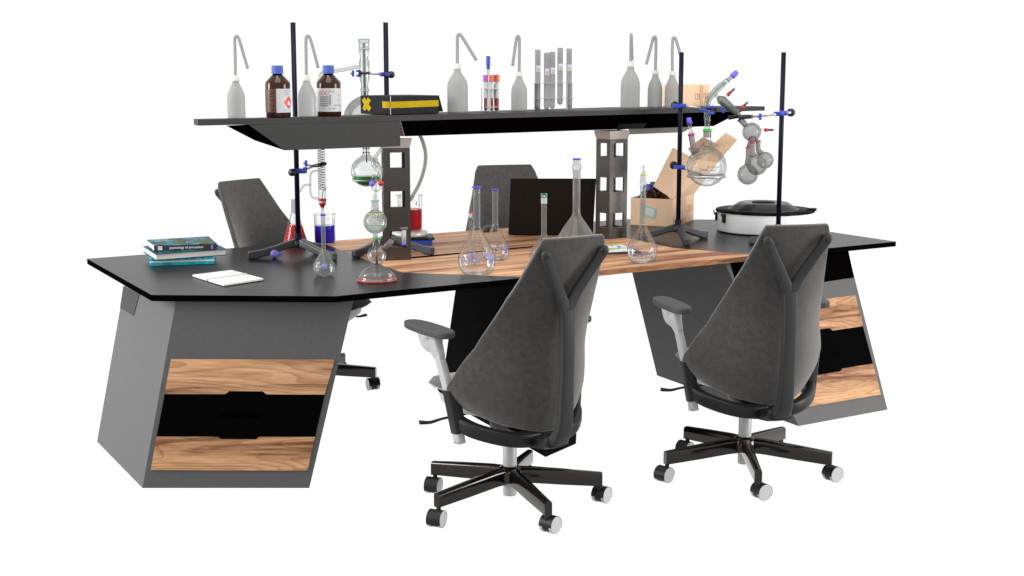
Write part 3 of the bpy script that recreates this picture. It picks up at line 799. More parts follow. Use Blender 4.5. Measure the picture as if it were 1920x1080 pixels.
def beaker(label, cx, ytop, ybot, r, yliq, liq, liqtop, zb_=ZD, spout_ang=None):
    base = placed(cx, ybot, zb_, r); base.z = zb_; s = mpp(base)
    t = thing('beaker', label, 'beaker', base, group='beakers of coloured liquid on the bench')
    dz = zb_+.001-ony(cx, ybot-.16*r, base.y).z
    Z = lambda y: ony(cx, y-.12*r, base.y).z+dz
    R0 = r*s; zt = Z(ytop); zb0 = zb_+.001
    g = G(); seg = 48
    prof = [(1e-5, zb0), (R0*.86, zb0), (R0*.97, zb0+.004), (R0, zb0+.012), (R0, zt-.006), (R0*1.05, zt)]
    v, f = lathe(prof, (base.x, base.y, 0), seg)
    if spout_ang is not None:
        for i in range((len(prof)-1)*seg, len(prof)*seg):
            p = v[i]; a = math.atan2(p.y-base.y, p.x-base.x); da = math.atan2(math.sin(a-spout_ang), math.cos(a-spout_ang))
            k = math.exp(-(da/.25)**2)*.28; v[i] = Vector((base.x+(p.x-base.x)*(1+k), base.y+(p.y-base.y)*(1+k), p.z+.003*k))
    g.add(v, f, 0, True); g.build('glass_wall', 'beakerglass', t)
    g = G(); g.add(*torus((base.x, base.y, zt), R0*1.05, .0011), 0, True); g.build('rim', 'glasst', t)
    zl_ = Z(yliq)
    g = G(); g.add(*lathe([(1e-5, zb0+.004), (R0*.88, zb0+.004), (R0*.94, zb0+.014), (R0*.94, zl_)], (base.x, base.y, 0), 40), 0, True)
    g.add(*lathe([(R0*.94, zl_), (1e-5, zl_)], (base.x, base.y, 0), 40), 1, False); g.build('liquid', [liq, liqtop], t)
    view = math.atan2(-base.y, -base.x); fn = lambda z: R0
    g = G()
    g.add(*text_wrap('100 ml', 4.5*s, (base.x, base.y), fn, view+.45, zt-.018, .0001))
    for k in range(4): g.add(*patch_wrap((-.006, .006, -.0004, .0004), (base.x, base.y), fn, view+.5, zt-.028-.012*k))
    g.build('printed_mark', 'greyink', t)
    return t, base, s, Z
beaker('glass beaker of deep blue liquid standing on the black bench top behind the small flask', 609.5, 404.5, 459.5, 19.5, 425, 'liqblue', 'liqbluetop', spout_ang=rad(150))
# conical flask
pp = [(22, 463), (24, 460), (20.5, 449), (9, 410), (6.5, 402), (6, 395), (6, 380), (7, 377.5)]
t, base, s, Z, fn = flask('conical flask of red liquid behind the left retort stand', 554, 463, pp, 404, name='conical_flask', rb=22, cloudy='glassg', group=None)
zz = Z(426); pr_ = [(fn(z)*.95, z) for z in [ZD+.003+(zz-ZD-.003)*k/8 for k in range(9)]]
G().add(*lathe([(1e-5, ZD+.003)]+pr_+[(1e-5, zz)], (base.x, base.y, 0), 40), 0, True).build('liquid', 'liqred', t)

# hot plate with red beaker
hp = onz(772, 461, ZD); s = mpp(hp); t = thing('hot_plate', 'small blue and black magnetic hot plate with a pale round plate behind the left column', 'hot plate', hp)
ux = Vector((math.cos(.12), math.sin(.12), 0)); uy = Vector((-ux.y, ux.x, 0))
def obox(o, ux, uy, w, d, z0, z1): 
    b_ = [o+ux*(-w/2), o+ux*(w/2), o+ux*(w/2)+uy*d, o+ux*(-w/2)+uy*d]
    return hexa([Vector((p.x, p.y, z0)) for p in b_], [Vector((p.x, p.y, z1)) for p in b_])
bo = G().add(*obox(hp, ux, uy, 78*s, .17, ZD+.001, ZD+.026)).build('housing', 'blue', t); bevelmod(bo, .003)
bo = G().add(*obox(hp-uy*.004, ux, uy, 86*s, .178, ZD+.0265, ZD+.040)).build('top_cover', 'blackpl', t); bevelmod(bo, .004)
hc = hp+uy*.085+ux*(-4*s)
G().add(*lathe([(1e-5, ZD+.0405), (34*s, ZD+.0405), (36*s, ZD+.045), (36*s, ZD+.060), (34*s, ZD+.064), (1e-5, ZD+.064)], (hc.x, hc.y, 0), 48), 0, True).build('round_plate', 'plate', t)
kn = hp+ux*(34*s)-uy*.005
G().add(*cyl((kn.x, kn.y, ZD+.033), (kn.x-uy.x*.012, kn.y-uy.y*.012, ZD+.033), .007), 0, True).build('dial', 'knob', t)
# red beaker stands on the plate
ybp = 434; bz = ZD+.0645
s2 = mpp(hc); cxb = 960+F_PX*hc.x/zf(hc)
t, base, sb, Zb = beaker('glass beaker of red liquid standing on the blue hot plate', 769, 369, 436, 23, 395, 'liqred', 'liqred', zb_=bz, spout_ang=rad(185))
t.location = t.location  # stands where its base was read on the plate plane
# conical emblem on beaker
view = math.atan2(-base.y, -base.x); g = G(); g.add(*poly_wrap([(-.006, -.012), (.006, -.012), (.0015, 0), (.0015, .008), (-.0015, .008), (-.0015, 0)], (base.x, base.y), lambda z: 23*sb, view+.55, Zb(381)))
g.build('printed_emblem', 'ink', t)

# gas generator
cx = 707; base = onz(cx, 527, ZD); s = mpp(base); Z = lambda y: ony(cx, y, base.y).z
t = thing('gas_generator', 'tall glass gas generator of stacked bulbs on a flared foot with red rings', 'glassware', base)
z0 = ZD+.001
dome = smoothprof([(35.5*s, z0), (36.5*s, z0+.006), (33*s, Z(514)), (23*s, Z(505)), (12*s, Z(499)), (8*s, Z(495))], 5)
G().add(*lathe([(1e-5, z0), (20*s, z0)]+dome, (base.x, base.y, 0), 48), 0, True).build('flared_foot', 'glassneck', t)
g = G(); g.add(*torus((base.x, base.y, z0+.006), 36.4*s, .0022), 0, True); g.add(*torus((base.x, base.y, z0+.001), 33.5*s, .0014), 0, True); g.build('foot_ring', 'redring', t)
lb = [(8*s, Z(495))]+[(max(7.5*s, 18.2*s*math.cos(rad(a))), Z(479)+18.2*s*math.sin(rad(a))) for a in range(-60, 66, 10)]+[(7.5*s, Z(460)), (7.5*s, Z(449))]
G().add(*lathe(lb, (base.x, base.y, 0), 40), 0, True).build('lower_bulb', 'glass', t)
ub = [(7*s, Z(449)), (4.2*s, Z(444)), (4.2*s, Z(438))]+[(max(5*s, 22*s*math.cos(rad(a))), Z(416)+22*s*math.sin(rad(a))) for a in range(-68, 74, 9)]+[(6.5*s, Z(392)), (6.5*s, Z(377))]
G().add(*lathe(ub, (base.x-1.5*s, base.y, 0), 40), 0, True).build('upper_bulb', 'glassneck', t)
g = G(); ring(g, base, Z(447.5), 6.6*s, .0025, h=.003); g2 = base-Vector((1.5*s, 0, 0)); ring(g, g2, Z(376), 7*s, .003, h=.0018)
g.add(*torus((g2.x, g2.y, Z(425)), 20.2*s, .0010), 0, True); g.build('green_band', 'greenring', t)
g = G(); g.add(*torus((g2.x, g2.y, Z(400)), 15.6*s, .0012), 0, True); g.build('yellow_band', 'yellowring', t)
g = G(); g.add(*cyl((base.x, base.y, Z(446)), (base.x, base.y, Z(518)), 2.2*s, seg=12), 0, True); g.build('inner_tube', 'coil', t)
g = G(); view = math.atan2(-base.y, -base.x)
for tx, y, dx in (('SILA', 404, 1), ('250', 407, 8), ('ml', 412, 9)):
    fnb = lambda z: 22.3*s*math.cos(math.asin(max(-.9, min(.9, (z-Z(416))/(22.3*s)))))
    g.add(*text_wrap(tx, 8*s, (g2.x, g2.y), fnb, view+dx*s/(20*s), Z(y), .0001))
g.build('printed_mark', 'ink', t)
g = G(); g.add(*lathe(smoothprof([(5.6*s, Z(377)), (4.8*s, Z(372)), (4.5*s, Z(365)), (2*s, Z(361))], 4), (g2.x, g2.y, 0), 24), 0, True); g.build('top_stopper', 'frost', t)
fx = lambda x, y, dy=0: ony(x, y, base.y+dy)
g = G()
g.add(*tube([fx(705, 362), fx(705, 352), fx(705, 340), fx(704, 331), fx(700.5, 328), fx(697.5, 332), fx(697.5, 340), fx(697.6, 350), fx(701, 357), fx(707, 358), fx(712.5, 354), fx(713.6, 345), fx(713.6, 333), fx(710, 326), fx(704, 320), fx(703, 314)], 1.7*s, 10, 5), 0, True)
g.build('safety_tube', 'glasst', t)
g = G(); g.add(*lathe(smoothprof([(2*s, Z(315.5)), (6*s, Z(311)), (5.5*s, Z(304)), (4.5*s, Z(302)), (7.5*s, Z(297))], 4), (fx(702.5, 308).x, base.y, 0), 28), 0, True); g.build('funnel', 'glasst', t)
G().add(*ball(fx(697.7, 344.6), 5.4*s), 0, True).build('stopper_ball', 'violet', t).name = 'blue_ball'
G().add(*ball(fx(713.6, 343.4), 5.4*s), 0, True).build('red_ball', 'redpl', t)
g = G(); g.add(*tube([fx(718, 468), fx(727, 459), fx(735, 451)], [5*s, 5*s, 5.5*s], 16), 0, True); g.build('side_joint', 'ground', t)
g = G(); g.add(*tube([fx(735, 451), fx(741, 444), fx(747, 440.5), fx(756, 440)], 3.2*s, 14, 4), 0, True); g.build('side_arm', 'glass', t)
g = G(); g.add(*cyl(fx(757.5, 455), fx(757.5, 432), 4*s), 0, True); g.build('valve', 'frost', t)
G().add(*cyl(fx(757.5, 460), fx(757.5, 455), 4.1*s), 0, True).build('valve_cap', 'violet', t)
g = G(); g.add(*tube([fx(750, 429), fx(764, 428)], 2.2*s, 10), 0, True); g.build('valve_handle', 'ground', t)

# pipette bulb
pb = onz(515, 485, ZD); s = mpp(pb); pb.z = ZD+8.6*s
t = thing('pipette_bulb', 'small violet rubber pipette bulb lying under the left retort stand', 'rubber bulb', pb)
g = G(); g.add(*ball(pb, 8.5*s), 0, True); g.add(*tube([pb+Vector((5*s, 0, .001)), pb+Vector((10*s, 0, .003)), pb+Vector((14*s, 0, .005))], [6*s, 3.4*s, 2.7*s], 16, 4), 0, True); g.build('rubber_body', 'bulb', t)

# ------------------------------------------------------------------ books and notebook
def quadbox(pxs, zt, z0, ins=0):
    p = [onz(x, y, zt) for x, y in pxs]; c = sum(p, Vector())/len(p)
    p = [c+(q_-c)*(1-ins) for q_ in p]
    return [Vector((q_.x, q_.y, z0)) for q_ in p], [Vector((q_.x, q_.y, zt)) for q_ in p]
def book(label, pxs, zt, z0, cover, spine=None, text=None):
    b_, t_ = quadbox(pxs, zt, z0); c = sum(b_, Vector())/4
    t = thing('book', label, 'book', c, group='books stacked on the bench')
    th = .0028
    bl = G(); b2, t2 = quadbox(pxs, zt, z0, .03)
    for q_ in b2: q_.z = z0+th
    for q_ in t2: q_.z = zt-th
    bl.add(*hexa(b2, t2)); bl.build('page_block', 'pages', t)
    cv = G(); cv.add(*hexa([Vector((q_.x, q_.y, zt-th+.0001)) for q_ in t_], t_)); cv.add(*hexa(b_, [Vector((q_.x, q_.y, z0+th-.0001)) for q_ in b_]))
    cv.build('cover', cover, t)
    if spine is not None:
        i, j = spine[0]; u = (t_[j]-t_[i]); u.z = 0; n = Vector((u.y, -u.x, 0)).normalized()
        sp = [b_[i]+Vector((0, 0, th)), b_[j]+Vector((0, 0, th)), t_[j]-Vector((0, 0, th)), t_[i]-Vector((0, 0, th))]
        g = G(); g.add(*prism(sp, -n*.002)); g.build('spine', spine[1], t)
        return t, b_, t_, u, n
    return t, b_, t_, None, None
t, b_, t_, u, n = book('closed turquoise book at the bottom of the stack of three, white band on its spine', [(280, 484.5), (401.5, 480.5), (404, 466), (285, 470)], .794, ZD+.001, 'teal', ((0, 1), 'teal'))
zm = (ZD+.794)/2; g = G(); a_, bq = b_[0], b_[1]
g.add(*prism([Vector((a_.x, a_.y, zm-.003))+n*.0004, Vector((bq.x, bq.y, zm-.003))+n*.0004, Vector((bq.x, bq.y, zm+.004))+n*.0004, Vector((a_.x, a_.y, zm+.004))+n*.0004], n*.0006)); g.build('spine_band', 'inkw', t)
# printed white lines on the teal cover edge
g = G()
for k in range(7):
    x0_ = .12+.12*k; p = a_.lerp(bq, x0_); p2 = a_.lerp(bq, x0_+.03)
    g.add([Vector((p.x, p.y, zm+.005))+n*.0008, Vector((p.x, p.y, zm+.005))+n*.0008+(bq-a_)*.008, Vector((p2.x, p2.y, .792))+n*.0008+(bq-a_)*.008, Vector((p2.x, p2.y, .792))+n*.0008], [(0, 1, 2, 3)])
g.build('spine_lines', 'inkw', t)
book('dark blue hardback lying page-edge forward in the middle of the stack of three', [(291, 476.5), (425, 467), (395, 452), (268, 461.5)], .822, .7945, 'navycover')
t, b_, t_, u, n = book('black paperback with colourful art cover on top of the stack, white spine lettering', [(288.5, 460), (407, 456.5), (391, 443), (275, 449.5)], .851, .8225, 'artcover', ((0, 1), 'inkd'))
mid = (b_[0]+b_[1]+t_[0]+t_[1])/4+n*.001; ul = u.length
tv, tf = text_geo('psychology of perception', 1.0, .01); tw = max(p[0] for p in tv)-min(p[0] for p in tv)
G().add(*text_plane('psychology of perception', .53*ul/tw, mid+u.normalized()*ul*.01+Vector((0, 0, .001)), u, (0, 0, 1), .0001)).build('spine_lettering', 'inkw', t)
g = G(); o_ = b_[0]+u*.06+n*.0008
for k in range(3): g.add(*prism([o_+Vector((0, 0, .007+.006*k)), o_+u*.07+Vector((0, 0, .007+.006*k)), o_+u*.07+Vector((0, 0, .011+.006*k)), o_+Vector((0, 0, .011+.006*k))], n*.0004))
g.build('publisher_mark', 'inkw', t)
g = G(); o_ = b_[0]+u*.90+n*.0008; g.add(*prism([o_+Vector((0, 0, .005)), o_+u*.035+Vector((0, 0, .005)), o_+u*.035+Vector((0, 0, .024)), o_+Vector((0, 0, .024))], n*.0004)); g.build('spine_patch', principled('spine_violet', (.22, .15, .6), .5), t)
g = G(); cc = (t_[0]+t_[1]+t_[2]+t_[3])/4
for k in range(4): g.add(*text_plane(['A', 'N', 'E', 'W'][k] if False else '—', .012, t_[0].lerp(t_[3], .3+.12*k)+u*(.10)+Vector((0, 0, .0006)), u, (t_[3]-t_[0])))
g.build('cover_lines', 'greyink', t)

nb = [(361, 515), (434, 506), (493.6, 522), (419, 533)]
b_, t_ = quadbox([(361, 516.5), (434, 507), (493.8, 523.5), (419, 535)], ZD+.006, ZD+.001, -.02)
t = thing('notebook', 'open white spiral-bound notebook with ruled pages lying on the black bench top', 'notebook', sum(b_, Vector())/4)
G().add(*hexa(b_, [Vector((q_.x, q_.y, ZD+.003)) for q_ in b_])).build('cover', 'inkd', t)
p = [onz(x, y, ZD+.010) for x, y in nb]
l0, l1 = onz(388, 522.8, ZD+.010), onz(462, 511.3, ZD+.010)
m0 = (p[0]+p[3])/2; m1 = (p[1]+p[2])/2
def page(q4, name):
    g = G(); g.add(*hexa([Vector((a.x, a.y, ZD+.0032)) for a in q4], [Vector((a.x, a.y, ZD+.010)) for a in q4])); return g.build(name, 'paper', t)
e1_ = (m1-m0)*.0
page([p[0], p[1], m1.lerp(p[1], .04), m0.lerp(p[0], .04)], 'left_page'); page([m0.lerp(p[3], .04), m1.lerp(p[2], .04), p[2], p[3]], 'right_page')
g = G()
for (a, b2, c_, d_) in ((p[0], p[1], m1, m0), (p[3], p[2], m1, m0)):
    for k in range(1, 10):
        q1 = a.lerp(d_, k/10.5); q2 = b2.lerp(c_, k/10.5); w_ = (d_-a).normalized()*.0004
        h_ = Vector((0, 0, .0004)); q1 = q1.lerp(q2, .04); q2 = q2.lerp(q1, .04)
        g.add([q1-w_+h_, q2-w_+h_, q2+w_+h_, q1+w_+h_], [(0, 1, 2, 3)])
g.build('ruled_lines', principled('pale_line_ink', (.55, .55, .58), .7), t)
g = G(); N_ = 26
for k in range(N_):
    c_ = m0.lerp(m1, (k+.5)/N_)+Vector((0, 0, 0)); ax_ = (m1-m0).normalized()
    rot = Vector((0, 0, 1)).rotation_difference(ax_+Vector((0, 0, .12))).to_matrix()
    g.add(*torus((c_.x, c_.y, ZD+.0095), .0052, .0007, 14, 6, rot), 0, True)
g.build('spiral_wire', 'steel', t)

# ------------------------------------------------------------------ laptop, mouse, counters sheet
lb0 = onz(953, 440, ZD+.004); lb1 = onz(1108, 439, ZD+.004); lb1 = lb0+(lb1-lb0)
lb1 = onz(1112, 440.5, ZD+.004)
u = (lb1-lb0); u.z = 0; W0 = u.length; u.normalize(); n = Vector((-u.y, u.x, 0))
if n.y < 0: n = -n
zt = ony(959, 334, lb0.y).z
t = thing('laptop', 'open black laptop turned away on the wood top, back of its lid towards the viewer', 'laptop', lb0)
th = .006; back_ = n*(-.0) ; lean = n*(-.02)
top0 = Vector((lb0.x, lb0.y, zt))+u*.012+lean; top1 = Vector((lb1.x, lb1.y, zt))-u*.0+lean+u*.012
g = G(); g.add(*prism([lb0+Vector((0, 0, .008)), lb1+Vector((0, 0, .008)), top1, top0], n*th)); o = g.build('screen_lid', 'laptop', t); bevelmod(o, .003, 3)
g = G(); g.add(*prism([lb0+n*.0, lb1+n*.0, lb1+n*.24-u*.0, lb0+n*.24], (0, 0, .016))); o = g.build('keyboard_base', 'laptop', t); bevelmod(o, .004, 2)
mo = onz(917, 434, ZD); s = mpp(mo)
t = thing('computer_mouse', 'dark grey computer mouse on the wood top to the left of the laptop', 'mouse', mo)
g = G(); v, f = ball((0, 0, 0), 1, 24, 10, 0, 90); Rm = Matrix.Rotation(.9, 3, 'Z')
g.add([Rm @ Vector((p.x*.058, p.y*.032, p.z*.034))+Vector((mo.x, mo.y, ZD+.001)) for p in v], f, 0, True); g.build('mouse_shell', principled('mouse_grey', (.05, .05, .05), .5), t)

tb_ = [onz(x, y, ZD+.006) for x, y in ((1118, 461), (1171, 458.5), (1203, 472), (1128, 476))]
t = thing('counter_sheet', 'black board with white sheets and small coloured counters lying beside the right column', 'board', sum(tb_, Vector())/4)
G().add(*hexa([Vector((p.x, p.y, ZD+.001)) for p in tb_], tb_)).build('backing_board', 'blackpl', t)
def bil(a, b): return tb_[0].lerp(tb_[1], a).lerp(tb_[3].lerp(tb_[2], a), b)
for (a0_, a1_, b0_, b1_) in ((.05, .93, .05, .42), (.05, .90, .50, .88)):
    q4 = [bil(a0_, b0_), bil(a1_, b0_), bil(a1_, b1_), bil(a0_, b1_)]
    G().add(*prism([p+Vector((0, 0, .0005)) for p in q4], (0, 0, .0012))).build('white_sheet', 'paper', t)
for k, (a, b, m_) in enumerate([(.15, .1, 0), (.32, .2, 0), (.5, .12, 0), (.28, .28, 1), (.78, .1, 2), (.55, .55, 0), (.3, .65, 3), (.4, .6, 0), (.65, .35, 1), (.2, .8, 3)]):
    p = bil(a, b); G().add(*cyl((p.x, p.y, ZD+.008), (p.x, p.y, ZD+.0125), .0075, seg=16), 0, True).build('counter', 'dot%d' % m_, t)

# ------------------------------------------------------------------ retort stands, clamps
def stand(label, feet_px, pole_px, pole_top, zf_=ZD, foot3=None, nm='retort_stand'):
    """feet_px: pixel of foot ends on the bench; pole_px: (x,y) of pole above hub"""
    feet = [onz(x, y, zf_) for x, y in feet_px]
    return feet
def build_stand(label, ctr_, angs, R0, top_z, zb_=ZD):
    c = Vector((ctr_.x, ctr_.y, zb_)); t = thing('retort_stand', label, 'retort stand', c, group='retort stands on the bench')
    g = G()
    for a in angs:
        u = Vector((math.cos(a), math.sin(a), 0)); n = Vector((-u.y, u.x, 0))
        prof = [(0, .084), (.022, .083), (.05, .074), (R0*.5, .056), (R0*.8, .040), (R0+.014, .034), (R0+.014, 0), (R0-.022, 0), (R0*.78, .008), (R0*.5, .024), (.05, .040), (.02, .046), (0, .047)]
        g = G(); v, f = prism([c+u*a_+n*(-.0155)+Vector((0, 0, z_+.0008)) for a_, z_ in prof], n*.031); g.add(v, f)
        lg = g.build('tripod_leg', 'cast', t); bevelmod(lg, .006, 3, 40)
    g = G(); g.add(*lathe([(1e-5, .044), (.024, .046), (.027, .06), (.026, .0745)], (c.x, c.y, zb_), 28), 0, True)
    b = g.build('tripod_base', 'cast', t)
    g = G(); g.add(*lathe([(1e-5, .074), (.026, .074), (.026, .083), (.0165, .084), (.0165, .108), (.012, .109)], (c.x, c.y, zb_), 24), 0, False); g.build('hub', 'rod', t)
    g = G(); g.add(*cyl((c.x, c.y, zb_+.1085), (c.x, c.y, top_z), .0115, seg=20), 0, True); g.build('rod', 'rod', t)
    return t, c
fA, fB = onz(473, 486, ZD), onz(626, 489, ZD)
cS1 = Vector((onz(560, 480, ZD).x, (fA.y+fB.y)/2+.105, ZD))
cS1.x = ony(558.9, 427, cS1.y).x
def ang_to(c, p): return math.atan2(p.y-c.y, p.x-c.x)
R1_ = ((fA-cS1).length+(fB-cS1).length)/2
S1, cS1 = build_stand('retort stand at the left on the black top, violet rubber bulb under its leg', cS1, [ang_to(cS1, fA), ang_to(cS1, fB), rad(70)], R1_, ony(549.6, 42, cS1.y).z)
fA, fB = onz(664, 483, ZD), onz(809, 478, ZD)
cS2 = Vector((0, (fA.y+fB.y)/2+.135, ZD)); cS2.x = ony(723, 42, cS2.y).x
S2, cS2 = build_stand('retort stand behind the left column holding the distillation flask, its legs spreading past the column', cS2, [ang_to(cS2, fA), ang_to(cS2, fB), rad(85)], .22, ony(723, 42, cS2.y).z)
fC, fD, fE = onz(1289, 461, ZD), onz(1212, 449, ZD), onz(1326, 446, ZD)
cS3 = Vector((ony(1272, 411, 6.72).x, (fC.y*.33+fD.y*.33+fE.y*.34), ZD)); cS3.x = ony(1271.8, 411, cS3.y).x
S3, cS3 = build_stand('retort stand beside the open carton carrying the round flask ring, one tripod leg pointing forward', cS3, [ang_to(cS3, fC), ang_to(cS3, fD), ang_to(cS3, fE)], ((fC-cS3).length+(fD-cS3).length+(fE-cS3).length)/3, ony(1278, 98, cS3.y).z)
cS4 = ony(1459.6, 413, cS3.y-.22)
S4, cS4 = build_stand('rightmost retort stand, rod rising from behind the right chair in front of the white centrifuge', cS4, [rad(-100), rad(20), rad(140)], .14, ony(1469.6, 98, cS4.y).z)

def wing(g, p, s, ax=(1, 0, 0), mi=0):
    p = Vector(p); ax = Vector(ax)
    g.add(*box(p, (4.5*s, 4*s, 12*s)), mi); g.add(*cyl(p-ax*5*s, p+ax*1*s, 1.8*s, seg=10), mi, True)
# clamp on stand 1
def clamp(label, c, parts):
    t = thing('clamp', label, 'clamp', c, group='boss-head clamps fixed to the retort stand rods'); return t
y_ = cS1.y; s = mpp(cS1+Vector((0, 0, .4))); P_ = lambda x, y, dy=0: ony(x, y, y_+dy)
t = clamp('clamp on the left retort stand gripping the coil condenser below the shelf', P_(559, 320), None)
G().add(*cyl(P_(547, 323.5, -.035), P_(549, 323, -.02), 7*s), 0, True).build('knob', 'knob', t)
g = G(); g.add(*cyl(P_(549, 323, -.02), P_(555, 322, -.014), 2.6*s), 0, True); g.build('screw', 'white', t)
g = G(); g.add(*box(P_(562, 320.5), (22*s, .036, 9*s))); g.add(*box(P_(572, 319, -.01), (7*s, .02, 11*s))); bevelmod(g.build('boss_head', 'blue', t), .002)
g = G(); g.add(*cyl(P_(566, 320.5, -.012), P_(592, 310, -.012), 1.9*s), 0, True); g.build('clamp_rod', 'steel', t)
g = G(); g.add(*tube([P_(588, 311, -.012), P_(600, 309.5, -.035), P_(611, 307, -.02)], [3*s, 3.4*s, 2.8*s], 12, 3), 0, True); g.add(*tube([P_(588, 311, -.012), P_(600, 308.5, .03), P_(611, 306, .02)], [3*s, 3*s, 2.6*s], 12, 3), 0, True); g.build('jaw', 'knob', t)
g = G(); wing(g, P_(574, 306.5, -.01), s); g.add(*cyl(P_(574, 309, -.01), P_(586, 311, -.01), 1.3*s), 0, True); g.build('wing_nut', 'blue', t)

# condenser with coil
t = thing('coil_condenser', 'vertical glass condenser with dark spiral coil and red joint beside the left retort stand', 'condenser', P_(604, 404))
ctop = P_(599, 160, .0); cbot = P_(604.2, 373, 0); cxw = lambda z: ctop.x
xw = cbot.x; cy_ = y_
G().add(*lathe([(7.4*s, cbot.z), (7.4*s, P_(603, 170).z)], (xw, cy_, 0), 28), 0, True).build('jacket', 'glass', t)
g = G(); pts = []
z1, z0_ = P_(603, 175).z, P_(603, 356).z; nt_ = 38
for k in range(nt_*14+1):
    a = 2*PI*k/14; zz_ = z1+(z0_-z1)*k/(nt_*14); pts.append(Vector((xw+5.4*s*math.cos(a), cy_+5.4*s*math.sin(a), zz_)))
g.add(*tube(pts, .62*s, 6), 0, True); g.build('coil', 'coil', t)
g = G(); g.add(*tube([P_(612, 352), P_(608, 356), P_(605, 362), P_(604, 372)], .8*s, 8, 3), 0, True); g.build('drip_tube', principled('brick_red_glass', (.25, .05, .04), .3), t)
g = G(); zA = P_(604, 373).z; g.add(*lathe([(7.6*s, zA), (7.6*s, P_(604, 377).z)], (xw, cy_, 0), 28), 0, True); g.add(*lathe([(7*s, P_(604, 380).z), (6.4*s, P_(604, 383).z), (3.2*s, P_(604, 389).z), (1e-5, P_(604, 389).z)], (xw, cy_, 0), 28), 0, True); g.build('red_joint', 'redpl', t)
g = G(); g.add(*lathe([(7.5*s, P_(604, 377).z), (7.1*s, P_(604, 380).z)], (xw, cy_, 0), 28), 0, True); g.build('white_joint', 'white', t)
G().add(*cyl((xw, cy_, P_(604, 389).z), (xw, cy_, P_(604, 405).z), 2.5*s), 0, True).build('outlet', 'glasst', t)
g = G(); g.add(*tube([P_(598, 320), P_(589, 320.5), P_(583, 325), P_(582, 335), P_(582, 360), P_(585, 369), P_(591, 372), P_(598, 372)], 1.9*s, 10, 4), 0, True)
g.add(*tube([P_(582, 346.5), P_(573, 346.5), P_(568, 350), P_(563, 358), P_(555, 364)], 1.9*s, 10, 4), 0, True); g.build('side_loop', 'glasst', t)
G().add(*tube([P_(603, 172), P_(601, 160), P_(599, 150), P_(602, 140), P_(611, 134.5), P_(640, 131.5), P_(672, 125)], [4.2*s, 4.2*s, 4*s, 3.8*s, 3.6*s, 3.4*s, 3.4*s], 14, 6), 0, True).build('vapour_arm', 'glasst', t)

# distillation head + flasks on stand 2
y2 = cS2.y; s = mpp(cS2+Vector((0, 0, .5))); P2 = lambda x, y, dy=0: ony(x, y, y2+dy)
t = thing('still_column', 'upright glass still column with thermometer above a large clear round flask behind the shelf', 'glassware', P2(683, 215, -.02))
xs_ = P2(684, 130).x; Z = lambda y: P2(684, y).z; yc = y2-.02
pp = [(7, 190), (7, 172), (8.5, 171), (8.5, 167), (6.6, 165), (6.6, 158), (9.2, 148), (9.6, 135), (9.6, 116), (7.6, 110), (9, 96), (9.6, 92), (10.6, 91.5), (9.6, 90), (9.6, 80), (10.4, 79), (10.6, 74), (10.8, 72.5)]
G().add(*lathe([(r*s, Z(y)) for r, y in pp], (xs_, yc, 0), 32), 0, True).build('column_tube', 'glasst', t)
G().add(*cyl((xs_, yc, Z(190)), (xs_, yc, Z(80)), 2.3*s, seg=10), 0, True).build('thermometer', principled('thermometer_glass', (.15, .17, .15), .3), t)
g = G()
for y in (73.5, 91.5, 170): g.add(*torus((xs_, yc, Z(y)), (10.5 if y < 100 else 8)*s, 1.0*s), 0, True)
g.build('rim', 'frost', t)
zc_ = P2(690, 224).z; x1_ = P2(690, 224).x
G().add(*ball((x1_, yc, zc_), 45*s, 48, 28), 0, True).build('round_flask', 'glasst', t)
t = thing('round_flask', 'round-bottomed flask holding bright green liquid on a white ring left of the left column', 'flask', P2(687, 340, -.10))
yc = y2-.13; s = mpp(Vector((-.6, yc, 1.2))); cf = ony(687, 321, yc); rr = 29*s
pr_ = [(max(1e-5, rr*math.cos(rad(a))), cf.z+rr*math.sin(rad(a))) for a in range(-90, 70, 8)]+[(8*s, ony(687, 291, yc).z), (6.4*s, ony(687, 286, yc).z), (6.4*s, ony(687, 262, yc).z)]
G().add(*lathe(pr_, (cf.x, yc, 0), 44), 0, True).build('body', 'glass', t)
zl_ = ony(687, 331, yc).z; aa = math.degrees(math.asin((zl_-cf.z)/rr))
pr_ = [(max(1e-5, .96*rr*math.cos(rad(a))), cf.z+.96*rr*math.sin(rad(a))) for a in [-90+(aa+90)*k/10 for k in range(11)]]
G().add(*lathe(pr_+[(1e-5, pr_[-1][1])], (cf.x, yc, 0), 40), 0, True).build('liquid', 'liqgreen', t)
g = G()
for y in (278.5, 286): g.add(*torus((cf.x, yc, ony(687, y, yc).z), 6.8*s, .9*s), 0, True)
g.add(*tube([ony(700, 300, yc), ony(712, 283, yc), ony(724, 264, yc), ony(733, 250, yc)], 3.2*s, 12, 3), 0, True); g.build('neck_rings', 'glasst', t)
g = G(); g.add(*cyl(ony(687, 262, yc), ony(687.5, 305, yc), 1.1*s, seg=8), 0, True); g.build('dip_tube', 'coil', t)
view = math.atan2(-yc, -cf.x); g = G(); fnb = lambda z: math.sqrt(max(1e-6, rr*rr-(z-cf.z)**2))
for k in range(5): g.add(*patch_wrap((-.008, .008, -.0003, .0003), (cf.x, yc), fnb, view-.15+.05*k, cf.z+.02-.012*k))
g.build('printed_mark', 'greyink', t)
t = clamp('white support ring around the green-liquid flask on the stand behind the left column', P2(722, 333), None); t['category'] = 'support ring'
t.name = 'support_ring'; del t['group']
zr = ony(687, 337, yc).z-.0
rring = math.sqrt(max(1e-6, rr*rr-(zr-cf.z)**2))+1.6*s
G().add(*torus((cf.x, yc, zr), rring, 1.9*s), 0, True).build('ring', 'lift', t)
G().add(*cyl((cf.x+rring, yc, zr), (cS2.x+.02, cS2.y, zr), 2*s), 0, True).build('ring_rod', 'steel', t)
